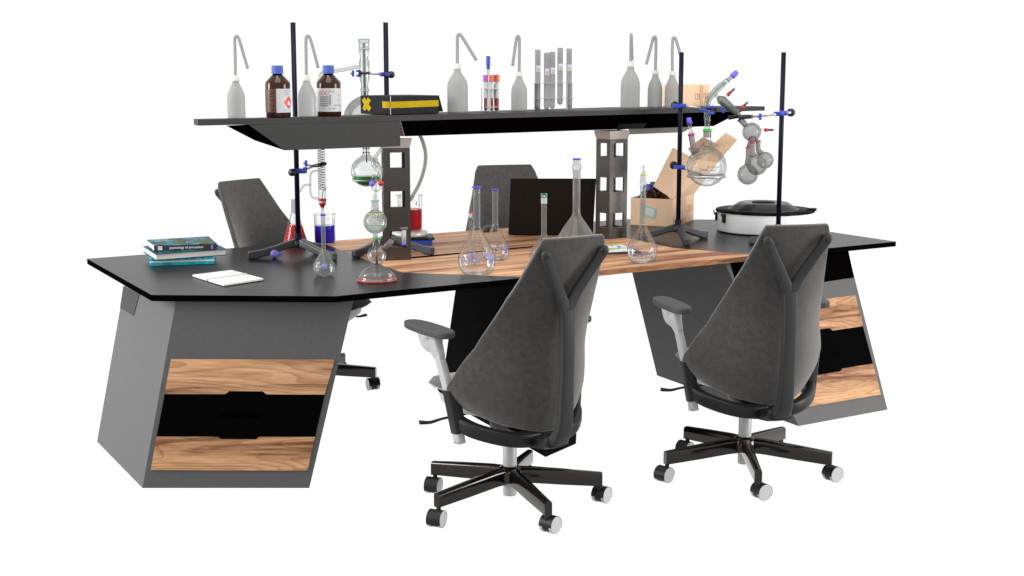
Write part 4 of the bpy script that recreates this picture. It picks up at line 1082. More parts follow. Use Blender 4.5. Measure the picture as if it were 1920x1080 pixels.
G().add(*box((cS2.x, cS2.y, zr), (.035, .035, .022))).build('boss_head', 'blue', t)
# liquid line sits just above the ring
t = clamp('clamp on the second retort stand holding the upright still column above the shelf', P2(723, 139), None)
s = mpp(cS2+Vector((0, 0, .7)))
G().add(*cyl(P2(734, 140, -.03), P2(733, 140, -.045), 6.6*s), 0, True).build('knob', 'knob', t)
g = G(); g.add(*box(P2(716.5, 139.5), (7*s, .03, 8*s))); g.add(*box(P2(725, 139.5), (7*s, .034, 7*s))); bevelmod(g.build('boss_head', 'blue', t), .002)
G().add(*cyl(P2(728, 140, -.02), P2(734, 140, -.03), 2.4*s), 0, True).build('screw', 'steel', t)
G().add(*cyl(P2(688, 137.5, -.03), P2(716, 139, -.01), 2.1*s), 0, True).build('clamp_rod', 'steel', t)
g = G(); g.add(*tube([P2(692, 137, -.05), P2(684, 137.5, -.055), P2(674, 137, -.05)], 2.2*s, 10, 3), 0, True); g.add(*box(P2(675, 138, -.05), (5*s, .02, 11*s))); g.add(*box(P2(691, 135.2, -.05), (8*s, .01, 1.3*s))); g.build('jaw', 'knob', t)
g = G(); wing(g, P2(662, 138, -.05), s*.95); g.add(*cyl(P2(668, 133, -.05), P2(675, 133, -.05), 2.1*s), 0, True); g.add(*cyl(P2(668, 142, -.05), P2(675, 142, -.05), 2.1*s), 0, True); g.build('wing_nut', 'blue', t)
# hose
yh = y2+.12; PH = lambda x, y, dy=0: ony(x, y, yh+dy)
s = mpp(PH(790, 300))
t = thing('rubber_hose', 'pale translucent hose arching down from the shelf into the red beaker', 'hose', PH(770, 380))
G().add(*tube([PH(735, 246, -.10), PH(752, 232, -.06), PH(772, 236), PH(787, 253), PH(796, 277), PH(798, 298), PH(794, 322), PH(785, 347), PH(773, 368), PH(768, 376)], 3.4*s, 14, 6), 0, True).build('hose_body', 'hose', t)
G().add(*tube([PH(776, 368), PH(769, 374), PH(764, 383)], 1.8*s, 10, 3), 0, True).build('glass_tip', 'ground', t)

# right distillation rig
y3 = cS3.y; P3 = lambda x, y, dy=0: ony(x, y, y3+dy); s = mpp(cS3+Vector((0, 0, .4)))
t = thing('two_neck_flask', 'large clear round two-neck flask with green collar and violet-stoppered side neck in a ring', 'flask', P3(1325, 349))
yc = y3-.05; Q = lambda x, y, dy=0: ony(x, y, yc+dy); cf = Q(1324.8, 312); rr = 37*s
pr_ = [(max(1e-5, rr*math.cos(rad(a))), cf.z+rr*math.sin(rad(a))) for a in range(-90, 66, 6)]
pr_ = pr_+[(9.5*s, Q(1325, 272).z), (8*s, Q(1325, 266).z), (7.4*s, Q(1325, 258).z)]
G().add(*lathe(pr_, (cf.x, yc, 0), 52), 0, True).build('body', M['glass'], t)
G().add(*lathe([(7.4*s, Q(1325, 258).z), (7.4*s, Q(1325, 246).z)], (cf.x, yc, 0), 28), 0, True).build('neck', 'ground', t)
g = G(); g.add(*lathe([(7.4*s, Q(1325, 247).z), (8.3*s, Q(1325, 246.5).z), (8.3*s, Q(1325, 242).z), (4.5*s, Q(1325, 242).z)], (cf.x, yc, 0), 28), 0, True); g.build('green_collar', principled('bright_green', (.02, .48, .02), .4), t)
g = G(); g.add(*tube([Q(1303, 288), Q(1300, 275), Q(1297.5, 263), Q(1296.5, 254)], [6.5*s, 5.5*s, 5.5*s, 5.5*s], 16, 3), 0, True); sn = g.build('side_neck', 'ground', t)
G().add(*cyl(Q(1296.6, 254), Q(1296, 250.5), 6.6*s), 0, True).build('pink_collar', 'pinkring', sn)
G().add(*tube([Q(1296, 251), Q(1294, 240), Q(1293, 233)], [4.2*s, 3.2*s, 3.2*s], 14, 2), 0, True).build('inlet', 'glasst', sn)
G().add(*cyl(Q(1293, 233), Q(1291.3, 220.5), 5.2*s, 4.0*s), 0, True).build('violet_stopper', 'violet', sn)
view = math.atan2(-yc, -cf.x); fnb = lambda z: math.sqrt(max(1e-6, rr*rr-(z-cf.z)**2)); g = G()
g.add(*text_wrap('2000', 8*s, (cf.x, yc), fnb, view-.15, cf.z-.012, .0001)); g.add(*text_wrap('ml', 8*s, (cf.x, yc), fnb, view+.35, cf.z-.012, .0001)); g.add(*text_wrap('IN GLASS', 6*s, (cf.x, yc), fnb, view+.35, cf.z+.004, .0001))
g.build('printed_mark', 'ink', t)
t = thing('support_ring', 'steel support ring clamped low on the third retort stand, under the large clear flask', 'support ring', P3(1275, 313))
zr = Q(1325, 330).z; rring = max(34*s, fnb(zr)+2*s)
G().add(*torus((cf.x, yc, zr), rring, 2.6*s, 56), 0, True).build('ring', 'steel', t)
G().add(*cyl(P3(1284, 315.5, -.01), Vector((cf.x-rring*.1, yc+rring*.98, zr)), 2.2*s), 0, True).build('ring_rod', 'steel', t)
g = G(); g.add(*box(P3(1272, 313), (20*s, .036, 7*s))); g.add(*cyl(P3(1276, 313, -.01), P3(1284, 315, -.01), 4.2*s), 0, True); bevelmod(g.build('boss_head', 'blue', t), .002)
G().add(*cyl(P3(1264, 310, .012), P3(1262, 309.5, .02), 7.5*s), 0, True).build('knob', 'knob', t)
t = clamp('clamp high on the third retort stand, reaching right to grip the bent still head', P3(1277, 198), None)
g = G(); g.add(*box(P3(1270, 198.5), (20*s, .034, 7.5*s))); g.add(*cyl(P3(1276, 198, -.01), P3(1287, 199, -.01), 4.8*s, 4*s), 0, True); bevelmod(g.build('boss_head', 'blue', t), .002)
G().add(*cyl(P3(1266, 197, .012), P3(1264, 197, .02), 7.2*s), 0, True).build('knob', 'knob', t)
G().add(*cyl(P3(1286, 199, -.02), P3(1320, 203, -.04), 2.0*s), 0, True).build('clamp_rod', 'steel', t)
g = G(); g.add(*tube([P3(1314, 202.5, -.07), P3(1330, 204, -.08), P3(1340, 204.5, -.07)], 2.3*s, 10, 3), 0, True); g.add(*box(P3(1341, 205, -.06), (4*s, .02, 8*s))); g.build('jaw', 'knob', t)
for a_, b2 in (((1314, 205.5), (1324, 207)), ((1329, 201), (1337, 200.5)), ((1329, 212), (1337, 212))):
    g = G()
    p, q_ = P3(*a_, -.09), P3(*b2, -.09); g.add(*cyl(p, q_, 2.7*s), 0, True); g.add(*ball(p, 2.7*s), 0, True); g.add(*ball(q_, 2.7*s), 0, True); g.build('thumb_screw', 'blue', t)
g = G(); wing(g, P3(1356, 205.5, -.07), s*.95); g.build('wing_nut', 'blue', t)

t = thing('still_head', 'bent glass still head with violet cap pointing up, above the large clear flask', 'glassware', Q(1326, 242))
G().add(*tube([Q(1326, 243), Q(1326, 232), Q(1326, 224)], 5*s, 16, 2, cap=False), 0, True).build('lower_tube', 'glasst', t)
G().add(*tube([Q(1326.5, 227), Q(1326, 214), Q(1325.5, 200), Q(1327, 190), Q(1333, 180), Q(1344, 168), Q(1355, 158)], [6.2*s, 6.2*s, 6*s, 6*s, 6.2*s, 6.2*s, 6.0*s], 18, 6, cap=False), 0, True).build('bent_tube', 'glasst', t)
G().add(*tube([Q(1326.5, 227), Q(1326, 214), Q(1325.5, 200), Q(1327, 190), Q(1333, 180), Q(1344, 168), Q(1360, 154)], 2.6*s, 12, 6), 0, True).build('inner_tube', 'glassneck', t)
G().add(*tube([Q(1355, 158), Q(1360, 154), Q(1365, 150)], 5*s, 16, 2), 0, True).build('joint', 'glasst', t)
G().add(*tube([Q(1364, 151), Q(1373, 143)], 3.7*s, 14), 0, True).build('thermometer_tube', 'glassneck', t)
G().add(*tube([Q(1372.5, 143.8), Q(1377, 139.5), Q(1382.5, 134.2)], [5.8*s, 5.4*s, 4.2*s], 18, 2), 0, True).build('violet_cap', 'violet', t)
t = thing('liebig_condenser', 'short slanting glass condenser with two red-collared hose nipples, between still head and receiver', 'condenser', Q(1362, 195))
GL = M['condglass'] = glass('dark_green_tint_glass', tint=(.50, .54, .50), edge=(.05, .12, .06), haze=.35, hazecol=(.36, .38, .36), power=2.5, gloss=.6)  # dark green-tinted glass for the condenser jacket
G().add(*tube([Q(1341, 178), Q(1347, 183)], [3*s, 3*s], 14), 0, True).build('inlet', 'glasst', t)
G().add(*tube([Q(1346, 183), Q(1351, 186.5), Q(1356, 190), Q(1370, 201.5), Q(1383, 213), Q(1386, 217)], [3.5*s, 8*s, 8.6*s, 7.2*s, 4.6*s, 3*s], 20, 4), 0, True).build('jacket', GL, t)
G().add(*tube([Q(1350, 190.5), Q(1365, 203), Q(1383, 217)], [2.6*s, 3.6*s, 2.0*s], 12), 0, True).build('inner_tube', principled('dark_green_glass', (.015, .05, .015), .3), t)
for (x0, y0), (x1, y1), (x2, y2_), (x3, y3_) in (((1357, 185.5), (1364, 178.5), (1369.5, 173.5), (1377.5, 166)), ((1382, 210), (1389, 203.5), (1394.5, 198.5), (1402, 191.5))):
    h = G().add(*tube([Q(x0, y0), Q(x1, y1)], 2.2*s, 10), 0, True).build('hose_nipple', 'glass', t)
    G().add(*tube([Q(x1, y1), Q(x2, y2_)], 3.4*s, 14), 0, True).build('red_collar', 'redpl', h)
    G().add(*tube([Q(x2, y2_), Q(x3, y3_)], 2.1*s, 12), 0, True).build('hose_end', 'darkhose', h)

t = thing('receiver_bulb', 'clear glass receiver bulb with blue-rimmed neck and red-collared nipple, hanging below the condenser', 'glassware', Q(1411, 262))
G().add(*tube([Q(1388, 223.5), Q(1393, 229), Q(1399, 236)], [5.6*s, 5.4*s, 5*s], 16, 2), 0, True).build('neck', 'ground', t)
dv = (Q(1399, 236)-Q(1388, 223.5)).normalized()
G().add(*cyl(Q(1388, 223.5)-dv*.004, Q(1388, 223.5)+dv*.002, 6.4*s), 0, True).build('blue_rim', 'bluering', t)
cb = Q(1409.4, 247.5); rb_ = 17.3*s
G().add(*ball(cb, rb_, 36, 20), 0, True).build('bulb', 'glassg', t)
h = G().add(*tube([Q(1426, 243), Q(1434, 243.5)], 2*s, 10), 0, True).build('hose_nipple', 'glass', t)
G().add(*tube([Q(1433, 243.5), Q(1440.5, 243.5)], 3*s, 14), 0, True).build('red_collar', 'redpl', h)
G().add(*tube([Q(1440.5, 243.5), Q(1450.5, 243.7)], 2.1*s, 12), 0, True).build('hose_end', 'darkhose', h)
for a, b2, c_, dy, n_ in ((1404, 276, 262, -.02, 0), (1411, 266, 258, -.05, 1), (1420, 265, 257, .03, 2)):
    G().add(*tube([Q(1408+n_*2, 257, dy*.5), Q(a, b2, dy)], [3.5*s, 4.2*s], 14), 0, True).build('outlet', 'ground', t)
for lab, cx_, cy0, r_, (nx, ny0, ny1), dy in (
    ('small round clear flask hanging lowest and furthest left below the receiver bulb', 1402, 327, 19, (1403, 276.5, 292), -.02),
    ('small round clear flask hanging in front of the other two below the receiver bulb', 1419.5, 309.5, 18.6, (1411, 266.5, 284), -.06),
    ('small round clear flask hanging furthest right below the receiver bulb', 1434.5, 300.5, 15.8, (1421.5, 263.5, 280), .04)):
    c_ = Q(cx_, cy0, dy); R_px = r_*s
    t = thing('receiving_flask', lab, 'flask', c_, group='small round receiving flasks')
    g = G(); g.add(*ball(c_, R_px, 36, 20), 0, True); g.build('body', 'glassg', t)
    n0 = Q(nx, ny1, dy); n1_ = Q(nx, ny0, dy); dd = (c_-n0).normalized()
    G().add(*tube([n1_, n0, c_-dd*R_px*.93], [4.6*s, 4.6*s, 6.5*s], 16, 3), 0, True).build('neck', 'ground', t)
    G().add(*torus(n1_, 4.7*s, .9*s, 24, 8), 0, True).build('red_rim', 'redring', t)
# clamp on stand 4
y4 = cS4.y; s = mpp(cS4+Vector((0, 0, .6))); P4 = lambda x, y, dy=0: ony(x, y, y4+dy)
t = clamp('clamp on the rightmost retort stand, its long steel rod reaching left to the condenser tip', P4(1465, 213), None)
g = G(); g.add(*box(P4(1458, 213.5), (12*s, .03, 8*s))); g.add(*ball(P4(1465, 212.5, -.012), 6*s)); g.add(*cyl(P4(1470, 212.5), P4(1475, 212), 4.6*s)); g.build('boss_head', 'blue', t)
G().add(*cyl(P4(1472, 212), P4(1483, 211), 2.8*s), 0, True).build('screw', 'steel', t)
G().add(*cyl(P4(1482, 211, .004), P4(1484, 211, .018), 7.5*s), 0, True).build('knob', 'knob', t)
G().add(*tube([P4(1455, 214.5, -.02), P4(1430, 217), Q(1408, 219)], 2.2*s, 12), 0, True).build('clamp_rod', 'steel', t)
g = G(); g.add(*tube([Q(1411, 218.5), Q(1398, 219.5, -.02), Q(1385, 221, -.02)], [3.6*s, 4*s, 3.4*s], 12, 3), 0, True); g.add(*tube([Q(1411, 218), Q(1395, 217.5, .03), Q(1366, 221, .03)], [2.8*s, 2.6*s, 4*s], 12, 3), 0, True); g.build('jaw', 'knob', t)
g = G(); wing(g, P4(1425.5, 219, -.02), s); g.build('wing_nut', 'blue', t)

# ------------------------------------------------------------------ open carton on the bench
cA, cB, cC = onz(1182, 421.6, ZD), onz(1261, 426, ZD), onz(1300.5, 412.8, ZD)
cD = cA+(cC-cB); hz = ony(1183, 370.5, cA.y).z
t = thing('carton', 'open cardboard carton with raised flaps full of brown bottles, behind the third retort stand', 'cardboard box', (cA+cC)/2)
g = G(); base4 = [cA, cB, cC, cD]; cen = sum(base4, Vector())/4
for i in range(4):
    a, b2 = base4[i], base4[(i+1) % 4]; ia, ib = cen+(a-cen)*.965, cen+(b2-cen)*.965
    z0_ = ZD+.001
    g.add([Vector((q_.x, q_.y, zz)) for q_, zz in ((a, z0_), (b2, z0_), (b2, hz), (a, hz), (ia, z0_), (ib, z0_), (ib, hz), (ia, hz))], [(0, 1, 2, 3), (5, 4, 7, 6), (3, 2, 6, 7)])
g.add([Vector((q_.x, q_.y, ZD+.002)) for q_ in base4], [(0, 1, 2, 3)])
g.build('carton_body', 'card', t)
nfr = Vector(((cB-cA).y, -(cB-cA).x, 0)).normalized(); nrt = Vector(((cC-cB).y, -(cC-cB).x, 0)).normalized()
# flaps, hinged on the right-hand edges
hB = Vector((cB.x, cB.y, hz)); hC = Vector((cC.x, cC.y, hz))
fA_ = [hB, ony(1306.5, 300, cB.y+.10), ony(1261.7, 277, cB.y+.12), ony(1225, 349.4, cB.y+.05)]
G().add(*prism(fA_, (0.0, .004, .001))).build('flap', 'card', t)
fB_ = [hB+nrt*.002, hC+nrt*.002, ony(1345, 306, cC.y+.02), ony(1382, 262, cC.y-.05), ony(1306.5, 300, cB.y+.10)]
G().add(*prism([fB_[0], fB_[1], fB_[2], fB_[4]], (0.0, .004, .001))).build('flap', 'card', t)
fC_ = [ony(1306.5, 300, cB.y+.106), fB_[2]+Vector((0, .006, 0)), ony(1382, 262, cC.y-.0), ony(1361, 249, cC.y+.04), ony(1347, 271, cC.y+.03)]
G().add(*prism([fC_[0], fC_[1], fC_[2], fC_[3]], (0, .004, .001))).build('flap', 'cardin', t)
fD_ = [ony(1305, 301, cB.y+.115), ony(1349, 272, cB.y+.14), ony(1318, 257.5, cB.y+.18), ony(1290, 279, cB.y+.16)]
G().add(*prism(fD_, (0, .004, .001))).build('flap', 'cardin', t)
def onface(x, y, p0, n, lift=.0012): return onpl(x, y, p0, n)+n*lift
def facepoly(name, pxs, p0, n, mat, par, lift=.0012, th=.0005):
    pts = [onface(x, y, p0, n, lift) for x, y in pxs]; g = G(); g.add(*prism(pts, n*th)); return g.build(name, mat, par)
# label with window print
lab = facepoly('label', [(1203.5, 383), (1232, 391.5), (1228, 411), (1205, 404)], cA, nfr, 'cyan', t)
facepoly('label_window', [(1209, 387.5), (1228.5, 393.5), (1225.5, 407), (1208.5, 402)], cA, nfr, 'creamlab', lab, .0022)
facepoly('tape', [(1279, 370), (1286, 368), (1285.5, 417.6), (1278.5, 420)], cB, nrt, 'tape', t)
def sq(pxs, w=1.2):
    out = []
    for i in range(len(pxs)):
        out.append((pxs[i], pxs[(i+1) % len(pxs)]))
    return out
def outline(name, pxs, p0, n, mat, par, w=.0012):
    g = G()
    for a, b2 in sq(pxs): g.add(*cyl(onface(*a, p0, n, .001), onface(*b2, p0, n, .001), w*.6, seg=6))
    return g.build(name, mat, par)
M['cardink'] = principled('brown_print', (.22, .14, .10), .8)
outline('printed_mark', [(1288, 386), (1292, 385), (1291.5, 396), (1287.5, 397)], cB, nrt, 'cardink', t)
outline('printed_mark', [(1293.5, 384.6), (1297.5, 383.5), (1297, 394.5), (1293, 395.6)], cB, nrt, 'cardink', t)
outline('printed_mark', [(1270, 391), (1276, 389.5), (1275.5, 401), (1269.5, 403)], cB, nrt, 'cardink', t)
p1, p2, p3, p4 = [lerp(fB_[0], fB_[4], .12)+0*nrt, lerp(fB_[1], fB_[2], .12), lerp(fB_[1], fB_[2], .75), lerp(fB_[0], fB_[4], .62)]
nn2 = (p2-p1).cross(p4-p1).normalized(); nn2 = nn2 if nn2.y < 0 else -nn2
pp4 = [lerp(p1, p2, .25), lerp(p1, p2, .9), lerp(p4, p3, .75), lerp(p4, p3, .2)]
G().add(*prism([p+nn2*.001 for p in pp4], nn2*.0006)).build('shipping_label', 'label', t)
g = G()
for k in range(5): 
    a, b2 = lerp(pp4[0], pp4[3], .15+.16*k), lerp(pp4[1], pp4[2], .15+.16*k); g.add(*cyl(lerp(a, b2, .1)+nn2*.002, lerp(a, b2, .8)+nn2*.002, .0011, seg=5))
g.build('label_print', 'ink', t)
# bottles in carton
for k, (x, y, dy, r_) in enumerate(((1218, 349, .07, 6.6), (1224.5, 345, .13, 6.2), (1240, 352, .10, 6.2), (1212, 351, .15, 6))):
    c_ = ony(x, y, cA.y+dy); s = mpp(c_)
    bt = thing('reagent_bottle', ['brown bottle with blue cap, front left inside the open carton', 'brown bottle with blue cap behind the first one inside the open carton', 'brown bottle with blue cap under the raised flap inside the open carton', 'brown bottle with blue cap at the back left inside the open carton'][k], 'bottle', Vector((c_.x, c_.y, ZD+.004)), group='brown bottles inside the open carton')
    G().add(*lathe([(1e-5, ZD+.004), (15*s, ZD+.004), (15*s, c_.z-.055), (11*s, c_.z-.03), (5.4*s, c_.z-.018), (5.4*s, c_.z-.01)], (c_.x, c_.y, 0), 24), 0, True).build('glass_body', 'amber', bt)
    G().add(*lathe([(r_*s, c_.z-.020), (r_*s*.97, c_.z+.010), (r_*s*.9, c_.z+.012), (1e-5, c_.z+.012)], (c_.x, c_.y, 0), 24), 0, True).build('screw_cap', 'bluecap', bt)

# ------------------------------------------------------------------ centrifuge
cc = onz(1433, 433, ZD); s = mpp(cc); R0 = 89*s; zt = ony(1433, 395, cc.y).z
t = thing('centrifuge', 'round white bench centrifuge with black lid, clear domed window and black side latches', 'centrifuge', cc)
G().add(*lathe([(1e-5, ZD+.006), (R0*.985, ZD+.006), (R0, ZD+.011), (R0, zt)], (cc.x, cc.y, 0), 72), 0, True).build('drum', principled('white_enamel', (.88, .89, .90), .5, noise=(200, .03)), t)
G().add(*lathe([(1e-5, ZD+.001), (R0*.95, ZD+.001), (R0*.95, ZD+.006)], (cc.x, cc.y, 0), 48), 0, True).build('foot', 'blackpl', t)
G().add(*lathe([(R0*1.0, zt-.003), (R0*1.025, zt-.002), (R0*1.03, zt+.005), (R0*1.015, zt+.009), (1e-5, zt+.010)], (cc.x, cc.y, 0), 72), 0, True).build('lid', 'lid', t)
zd = ony(1433, 380, cc.y).z
dm = [(65*s, zt+.0101), (62*s, zt+.016), (47*s, zd), (45*s, zd+.003), (40*s, zd+.004), (26*s, zd+.001), (1e-5, zd+.001)]
G().add(*lathe(dm, (cc.x-3*s, cc.y, 0), 56), 0, True).build('domed_window', 'smoke', t)
g = G(); g.add(*torus((cc.x-3*s, cc.y, zd+.003), 43*s, .0012, 48, 6), 0, True); g.add(*torus((cc.x-3*s, cc.y, zt+.0105), 66*s, .0015, 56, 6), 0, True); g.build('window_rim', 'glasst', t)
G().add(*lathe([(1e-5, zd+.006), (20*s, zd+.006), (22*s, zd+.003)], (cc.x-3*s, cc.y, 0), 32), 0, True).build('window_centre', 'lid', t)
for a in (rad(180), rad(205)):
    p = cc+Vector((math.cos(a)*R0*1.01, math.sin(a)*R0*1.01, 0)); g = G(); Rm = Matrix.Rotation(a, 3, 'Z')
    g.add(*box((p.x, p.y, zt-.030), (.016, .022, .045), Rm)); g.add(*tube([Vector((p.x, p.y, zt-.02))+Rm @ Vector((.012, -.008, 0)), Vector((p.x, p.y, zt+.004))+Rm @ Vector((.016, -.008, 0)), Vector((p.x, p.y, zt+.004))+Rm @ Vector((.016, .008, 0)), Vector((p.x, p.y, zt-.02))+Rm @ Vector((.012, .008, 0))], .0022, 8))
    bevelmod(g.build('latch', 'blackpl', t), .002)
p = cc+Vector((math.cos(rad(-12))*R0, math.sin(rad(-12))*R0, 0))
G().add(*box((p.x-.01, p.y, zt+.012), (.05, .03, .014), Matrix.Rotation(rad(-12), 3, 'Z'))).build('lid_grip', 'blackpl', t)
pn_ = Vector((cc.x, cc.y, 0)); g = G(); g.add(*text_wrap('BL', .022, (cc.x, cc.y), lambda z: R0, rad(-14), (ZD+zt)/2+.012, .0004)); g.build('printed_mark', 'blue', t)

# ------------------------------------------------------------------ things on the shelf
FY = [(371, 224.5), (750, 216.5), (1434, 199.3)]; BY = [(363, 222.9), (545, 219), (800, 210.8), (1150, 200.8), (1370, 198.0), (1434, 199)]
def li(L_, x):
    for (a, ya), (b2, yb) in zip(L_, L_[1:]):
        if x <= b2: return ya+(yb-ya)*(x-a)/(b2-a)
    return L_[-1][1]
def onshelf(x, k=.5): return onz(x, li(FY, x)*(1-k)+li(BY, x)*k, ZS)
def wash(label, cx, r, yb, ysh, rn, ycap, rc, sx_, stem, k=.5, depth_tip=None, mat='milky', group='polythene wash bottles along the shelf'):
    b_ = onshelf(cx, k); s = mpp(b_)
    t = thing('wash_bottle', label, 'wash bottle', b_, group=group)
    ybase = yb; dz = ZS+.0005-ony(cx, ybase, b_.y).z
    Z = lambda y: ony(cx, y, b_.y).z+dz
    H = ysh
    pr_ = smoothprof([(r*.93*s, Z(yb)), (r*s, Z(yb-3)), (r*s, Z((yb+ysh)/2)), (r*.99*s, Z(ysh)), (r*.84*s, Z(ysh-(ysh-ycap[1])*.38)), (rn*1.25*s, Z(ysh-(ysh-ycap[1])*.78)), (rn*s, Z(ycap[1]+1)), (rn*s, Z(ycap[1]-2))], 5)
    G().add(*lathe([(1e-5, ZS+.001)]+pr_, (b_.x, b_.y, 0), 40), 0, True).build('bottle_body', mat, t)
    xc = ony(sx_, ycap[0], b_.y).x
    G().add(*lathe([(rc*.98*s, Z(ycap[1])), (rc*1.03*s, Z(ycap[1]-1.5)), (rc*s, Z(ycap[1]-2)), (rc*.95*s, Z(ycap[0])), (rn*.5*s, Z(ycap[0]-1.5)), (1e-5, Z(ycap[0]-1.5))], (b_.x, b_.y, 0), 30), 0, True).build('screw_cap', 'white', t)
    P_ = [ony(x, y, b_.y+(dd[0] if dd else 0))+Vector((0, 0, dz)) for x, y, *dd in stem]
    P_[0].x = b_.x if abs(P_[0].x-b_.x) < .006 else P_[0].x
    G().add(*tube(P_, 3.0*s*(r/16.5)**.25, 14, 6), 0, True).build('spout', M['hose'] if False else 'milkyspout', t)
    return t
M['milkyspout'] = glass('polythene_spout', tint=(.75, .75, .74), edge=(.45, .45, .45), haze=.60, hazecol=(.40, .405, .40), power=4, gloss=.15, rough=.3)
M['milkyclear'] = glass('thin_polythene', tint=(.80, .80, .80), edge=(.25, .22, .42), haze=.45, hazecol=(.45, .45, .45), power=7, gloss=.3, rough=.2)  # violet edge tint stands in for refraction at the bottle's rims
wash('small grey wash bottle with bent spout at the far left end of the shelf', 443.8, 16.5, 220.5, 181, 6.5, (141.5, 151), 8.2, 442, [(442, 142), (441, 110), (440, 78), (441, 68.5), (444.5, 67), (448.5, 73), (457, 102), (464.5, 127.5)])
wash('clear-walled wash bottle with violet edges between the two brown bottles on the shelf', 576.2, 16.5, 218, 180, 6.5, (141, 151), 7.6, 575, [(575, 142), (574, 110), (573.5, 78), (574.5, 68.5), (578, 67), (582, 73), (590, 101), (596.5, 126.5)], mat='milkyclear')
wash('large wash bottle right of the black taped box, spout bent down to the right', 858.2, 19.3, 212, 163, 6.2, (121, 130.5), 6.7, 857.5, [(857.5, 121), (857.5, 95), (857.5, 75), (858.5, 67), (862.5, 66), (867, 71), (880, 92), (893.5, 114)])
wash('small wash bottle between the blood-tube rack and the test-tube rack, spout bent left', 973.4, 15, 209.5, 173, 5.6, (137.5, 145), 6.5, 973.5, [(973.5, 138), (973.8, 110), (974, 80), (973, 71), (970.5, 69.5), (968, 75), (964.5, 100), (961, 125)])
wash('large wash bottle with its spout pointing away, right of the test-tube rack', 1181.3, 18, 203.5, 160, 6.2, (117, 126), 6.3, 1182, [(1182, 117), (1183, 90), (1183.4, 74), (1183.5, 67, .01), (1183.6, 67, .035), (1184, 80, .06), (1184.7, 98, .09), (1185, 112, .12)])
wash('small wash bottle with spout bent left, second from the right end of the shelf', 1227.7, 13.8, 202.5, 168, 5.3, (133.5, 140.5), 6.2, 1229, [(1229, 134), (1229.5, 105), (1230, 80), (1229, 71), (1226.8, 70), (1224, 75), (1218, 98), (1211.8, 121.5)])
wash('small wash bottle in front of the shelf carton, spout bent right behind a rod', 1259.5, 13.2, 201.5, 168, 5.2, (133.5, 140.5), 6.1, 1260, [(1260, 134), (1260.5, 105), (1261, 80), (1262, 71), (1264.8, 70), (1268, 75), (1272.5, 90), (1277, 107)], k=.25)

def brown(label, cx, r, yb, ysh, ycap, rc, k=.5):
    b_ = onshelf(cx, k); s = mpp(b_); dz = ZS+.0005-ony(cx, yb, b_.y).z; Z = lambda y: ony(cx, y, b_.y).z+dz
    t = thing('reagent_bottle', label, 'bottle', b_, group='brown reagent bottles on the shelf')
    fnr = lambda z: r*s
    pr_ = [(1e-5, ZS+.001), (r*.94*s, ZS+.001), (r*s, Z(yb-3)), (r*s, Z(ysh+1)), (r*.97*s, Z(ysh-2)), (r*.62*s, Z(ycap[1]+7)), (r*.47*s, Z(ycap[1]+3)), (rc*.8*s, Z(ycap[1]+1)), (rc*.8*s, Z(ycap[1]-1))]
    v, f = lathe(pr_, (b_.x, b_.y, 0), 48); g = G(); nf = len(f)
    g.add(v, f[:-3*48], 0, True); g.add(v, f[-3*48:], 1, True); g.build('glass_body', ['amber', 'amberneck'], t)
    g = G(); nr = 40
    v, f = lathe([(rc*1.06*s, Z(ycap[1])), (rc*1.04*s, Z(ycap[1]-1.4)), (rc*s, Z(ycap[1]-1.6)), (rc*.96*s, Z(ycap[0]+1.2)), (rc*.86*s, Z(ycap[0])), (1e-5, Z(ycap[0]))], (b_.x, b_.y, 0), 72)
    for i in range(len(v)):
        kk = i % 72
        if kk % 2: v[i] = Vector((b_.x+(v[i].x-b_.x)*.975, b_.y+(v[i].y-b_.y)*.975, v[i].z))
    g.add(v, f, 0, False); g.build('screw_cap', 'bluecap', t)
    view = math.atan2(-b_.y, -b_.x)
    return t, b_, s, Z, fnr, view
t, b_, s, Z, fr2, vw = brown('brown glass bottle with blue cap and red diamond hazard label, left of the rod', 522.3, 23.2, 220, 156, (122.5, 138), 11)
def wrap_px(name, x0, x1, y0, y1, mat, par, cx_, off=.001):
    """label patch between pixel columns x0..x1 of the bottle's width"""
    r_ = fr2(0); a0 = math.asin(max(-1, min(1, (x0-cx_)*s/r_))); a1 = math.asin(max(-1, min(1, (x1-cx_)*s/r_)))
    return G().add(*patch_wrap((a0*r_, a1*r_, Z(y1)-Z(y0), 0), (b_.x, b_.y), fr2, vw, Z(y0), off, 16), 0, True).build(name, mat, par)
lb = wrap_px('white_label', 519, 562, 166, 210.5, 'label', t, 522.3)
wrap_px('brown_label', 480, 518.5, 166.5, 210, 'amberlabel', t, 522.3)
am = math.asin((541-522.3)/23.2); zc_ = Z(191.5); q_ = 11.3*s
G().add(*poly_wrap([(0, -q_), (q_, 0), (0, q_), (-q_, 0)], (b_.x, b_.y), fr2, vw+am, zc_, .0022)).build('hazard_diamond', 'red', lb)
q_ = 3.6*s
G().add(*poly_wrap([(-q_*.8, -q_), (q_*.8, -q_), (q_, 0), (q_*.5, q_*.6), (q_*.2, q_*1.5), (-q_*.3, q_*.5), (-q_*.7, q_*.9), (-q_, 0)], (b_.x, b_.y), fr2, vw+am, zc_-q_*.4, .0026)).build('flame_symbol', 'inkw', lb)
g = G()
for k in range(6): g.add(*patch_wrap((-5.5*s, 5.5*s, -.35*s, .35*s), (b_.x, b_.y), fr2, vw+am*.75, Z(169+1.7*k), .0018))
g.build('label_print', principled('pale_grey_ink', (.4, .4, .42), .7), lb)
g = G()
for y0, y1 in ((204, 204.7), (208.5, 209.2)): g.add(*patch_wrap((-6*s, 6*s, Z(y1)-Z(y0), 0), (b_.x, b_.y), fr2, vw+am*.66, Z(y0), .0018))
g.build('label_box', 'cyan', lb)
g = G()
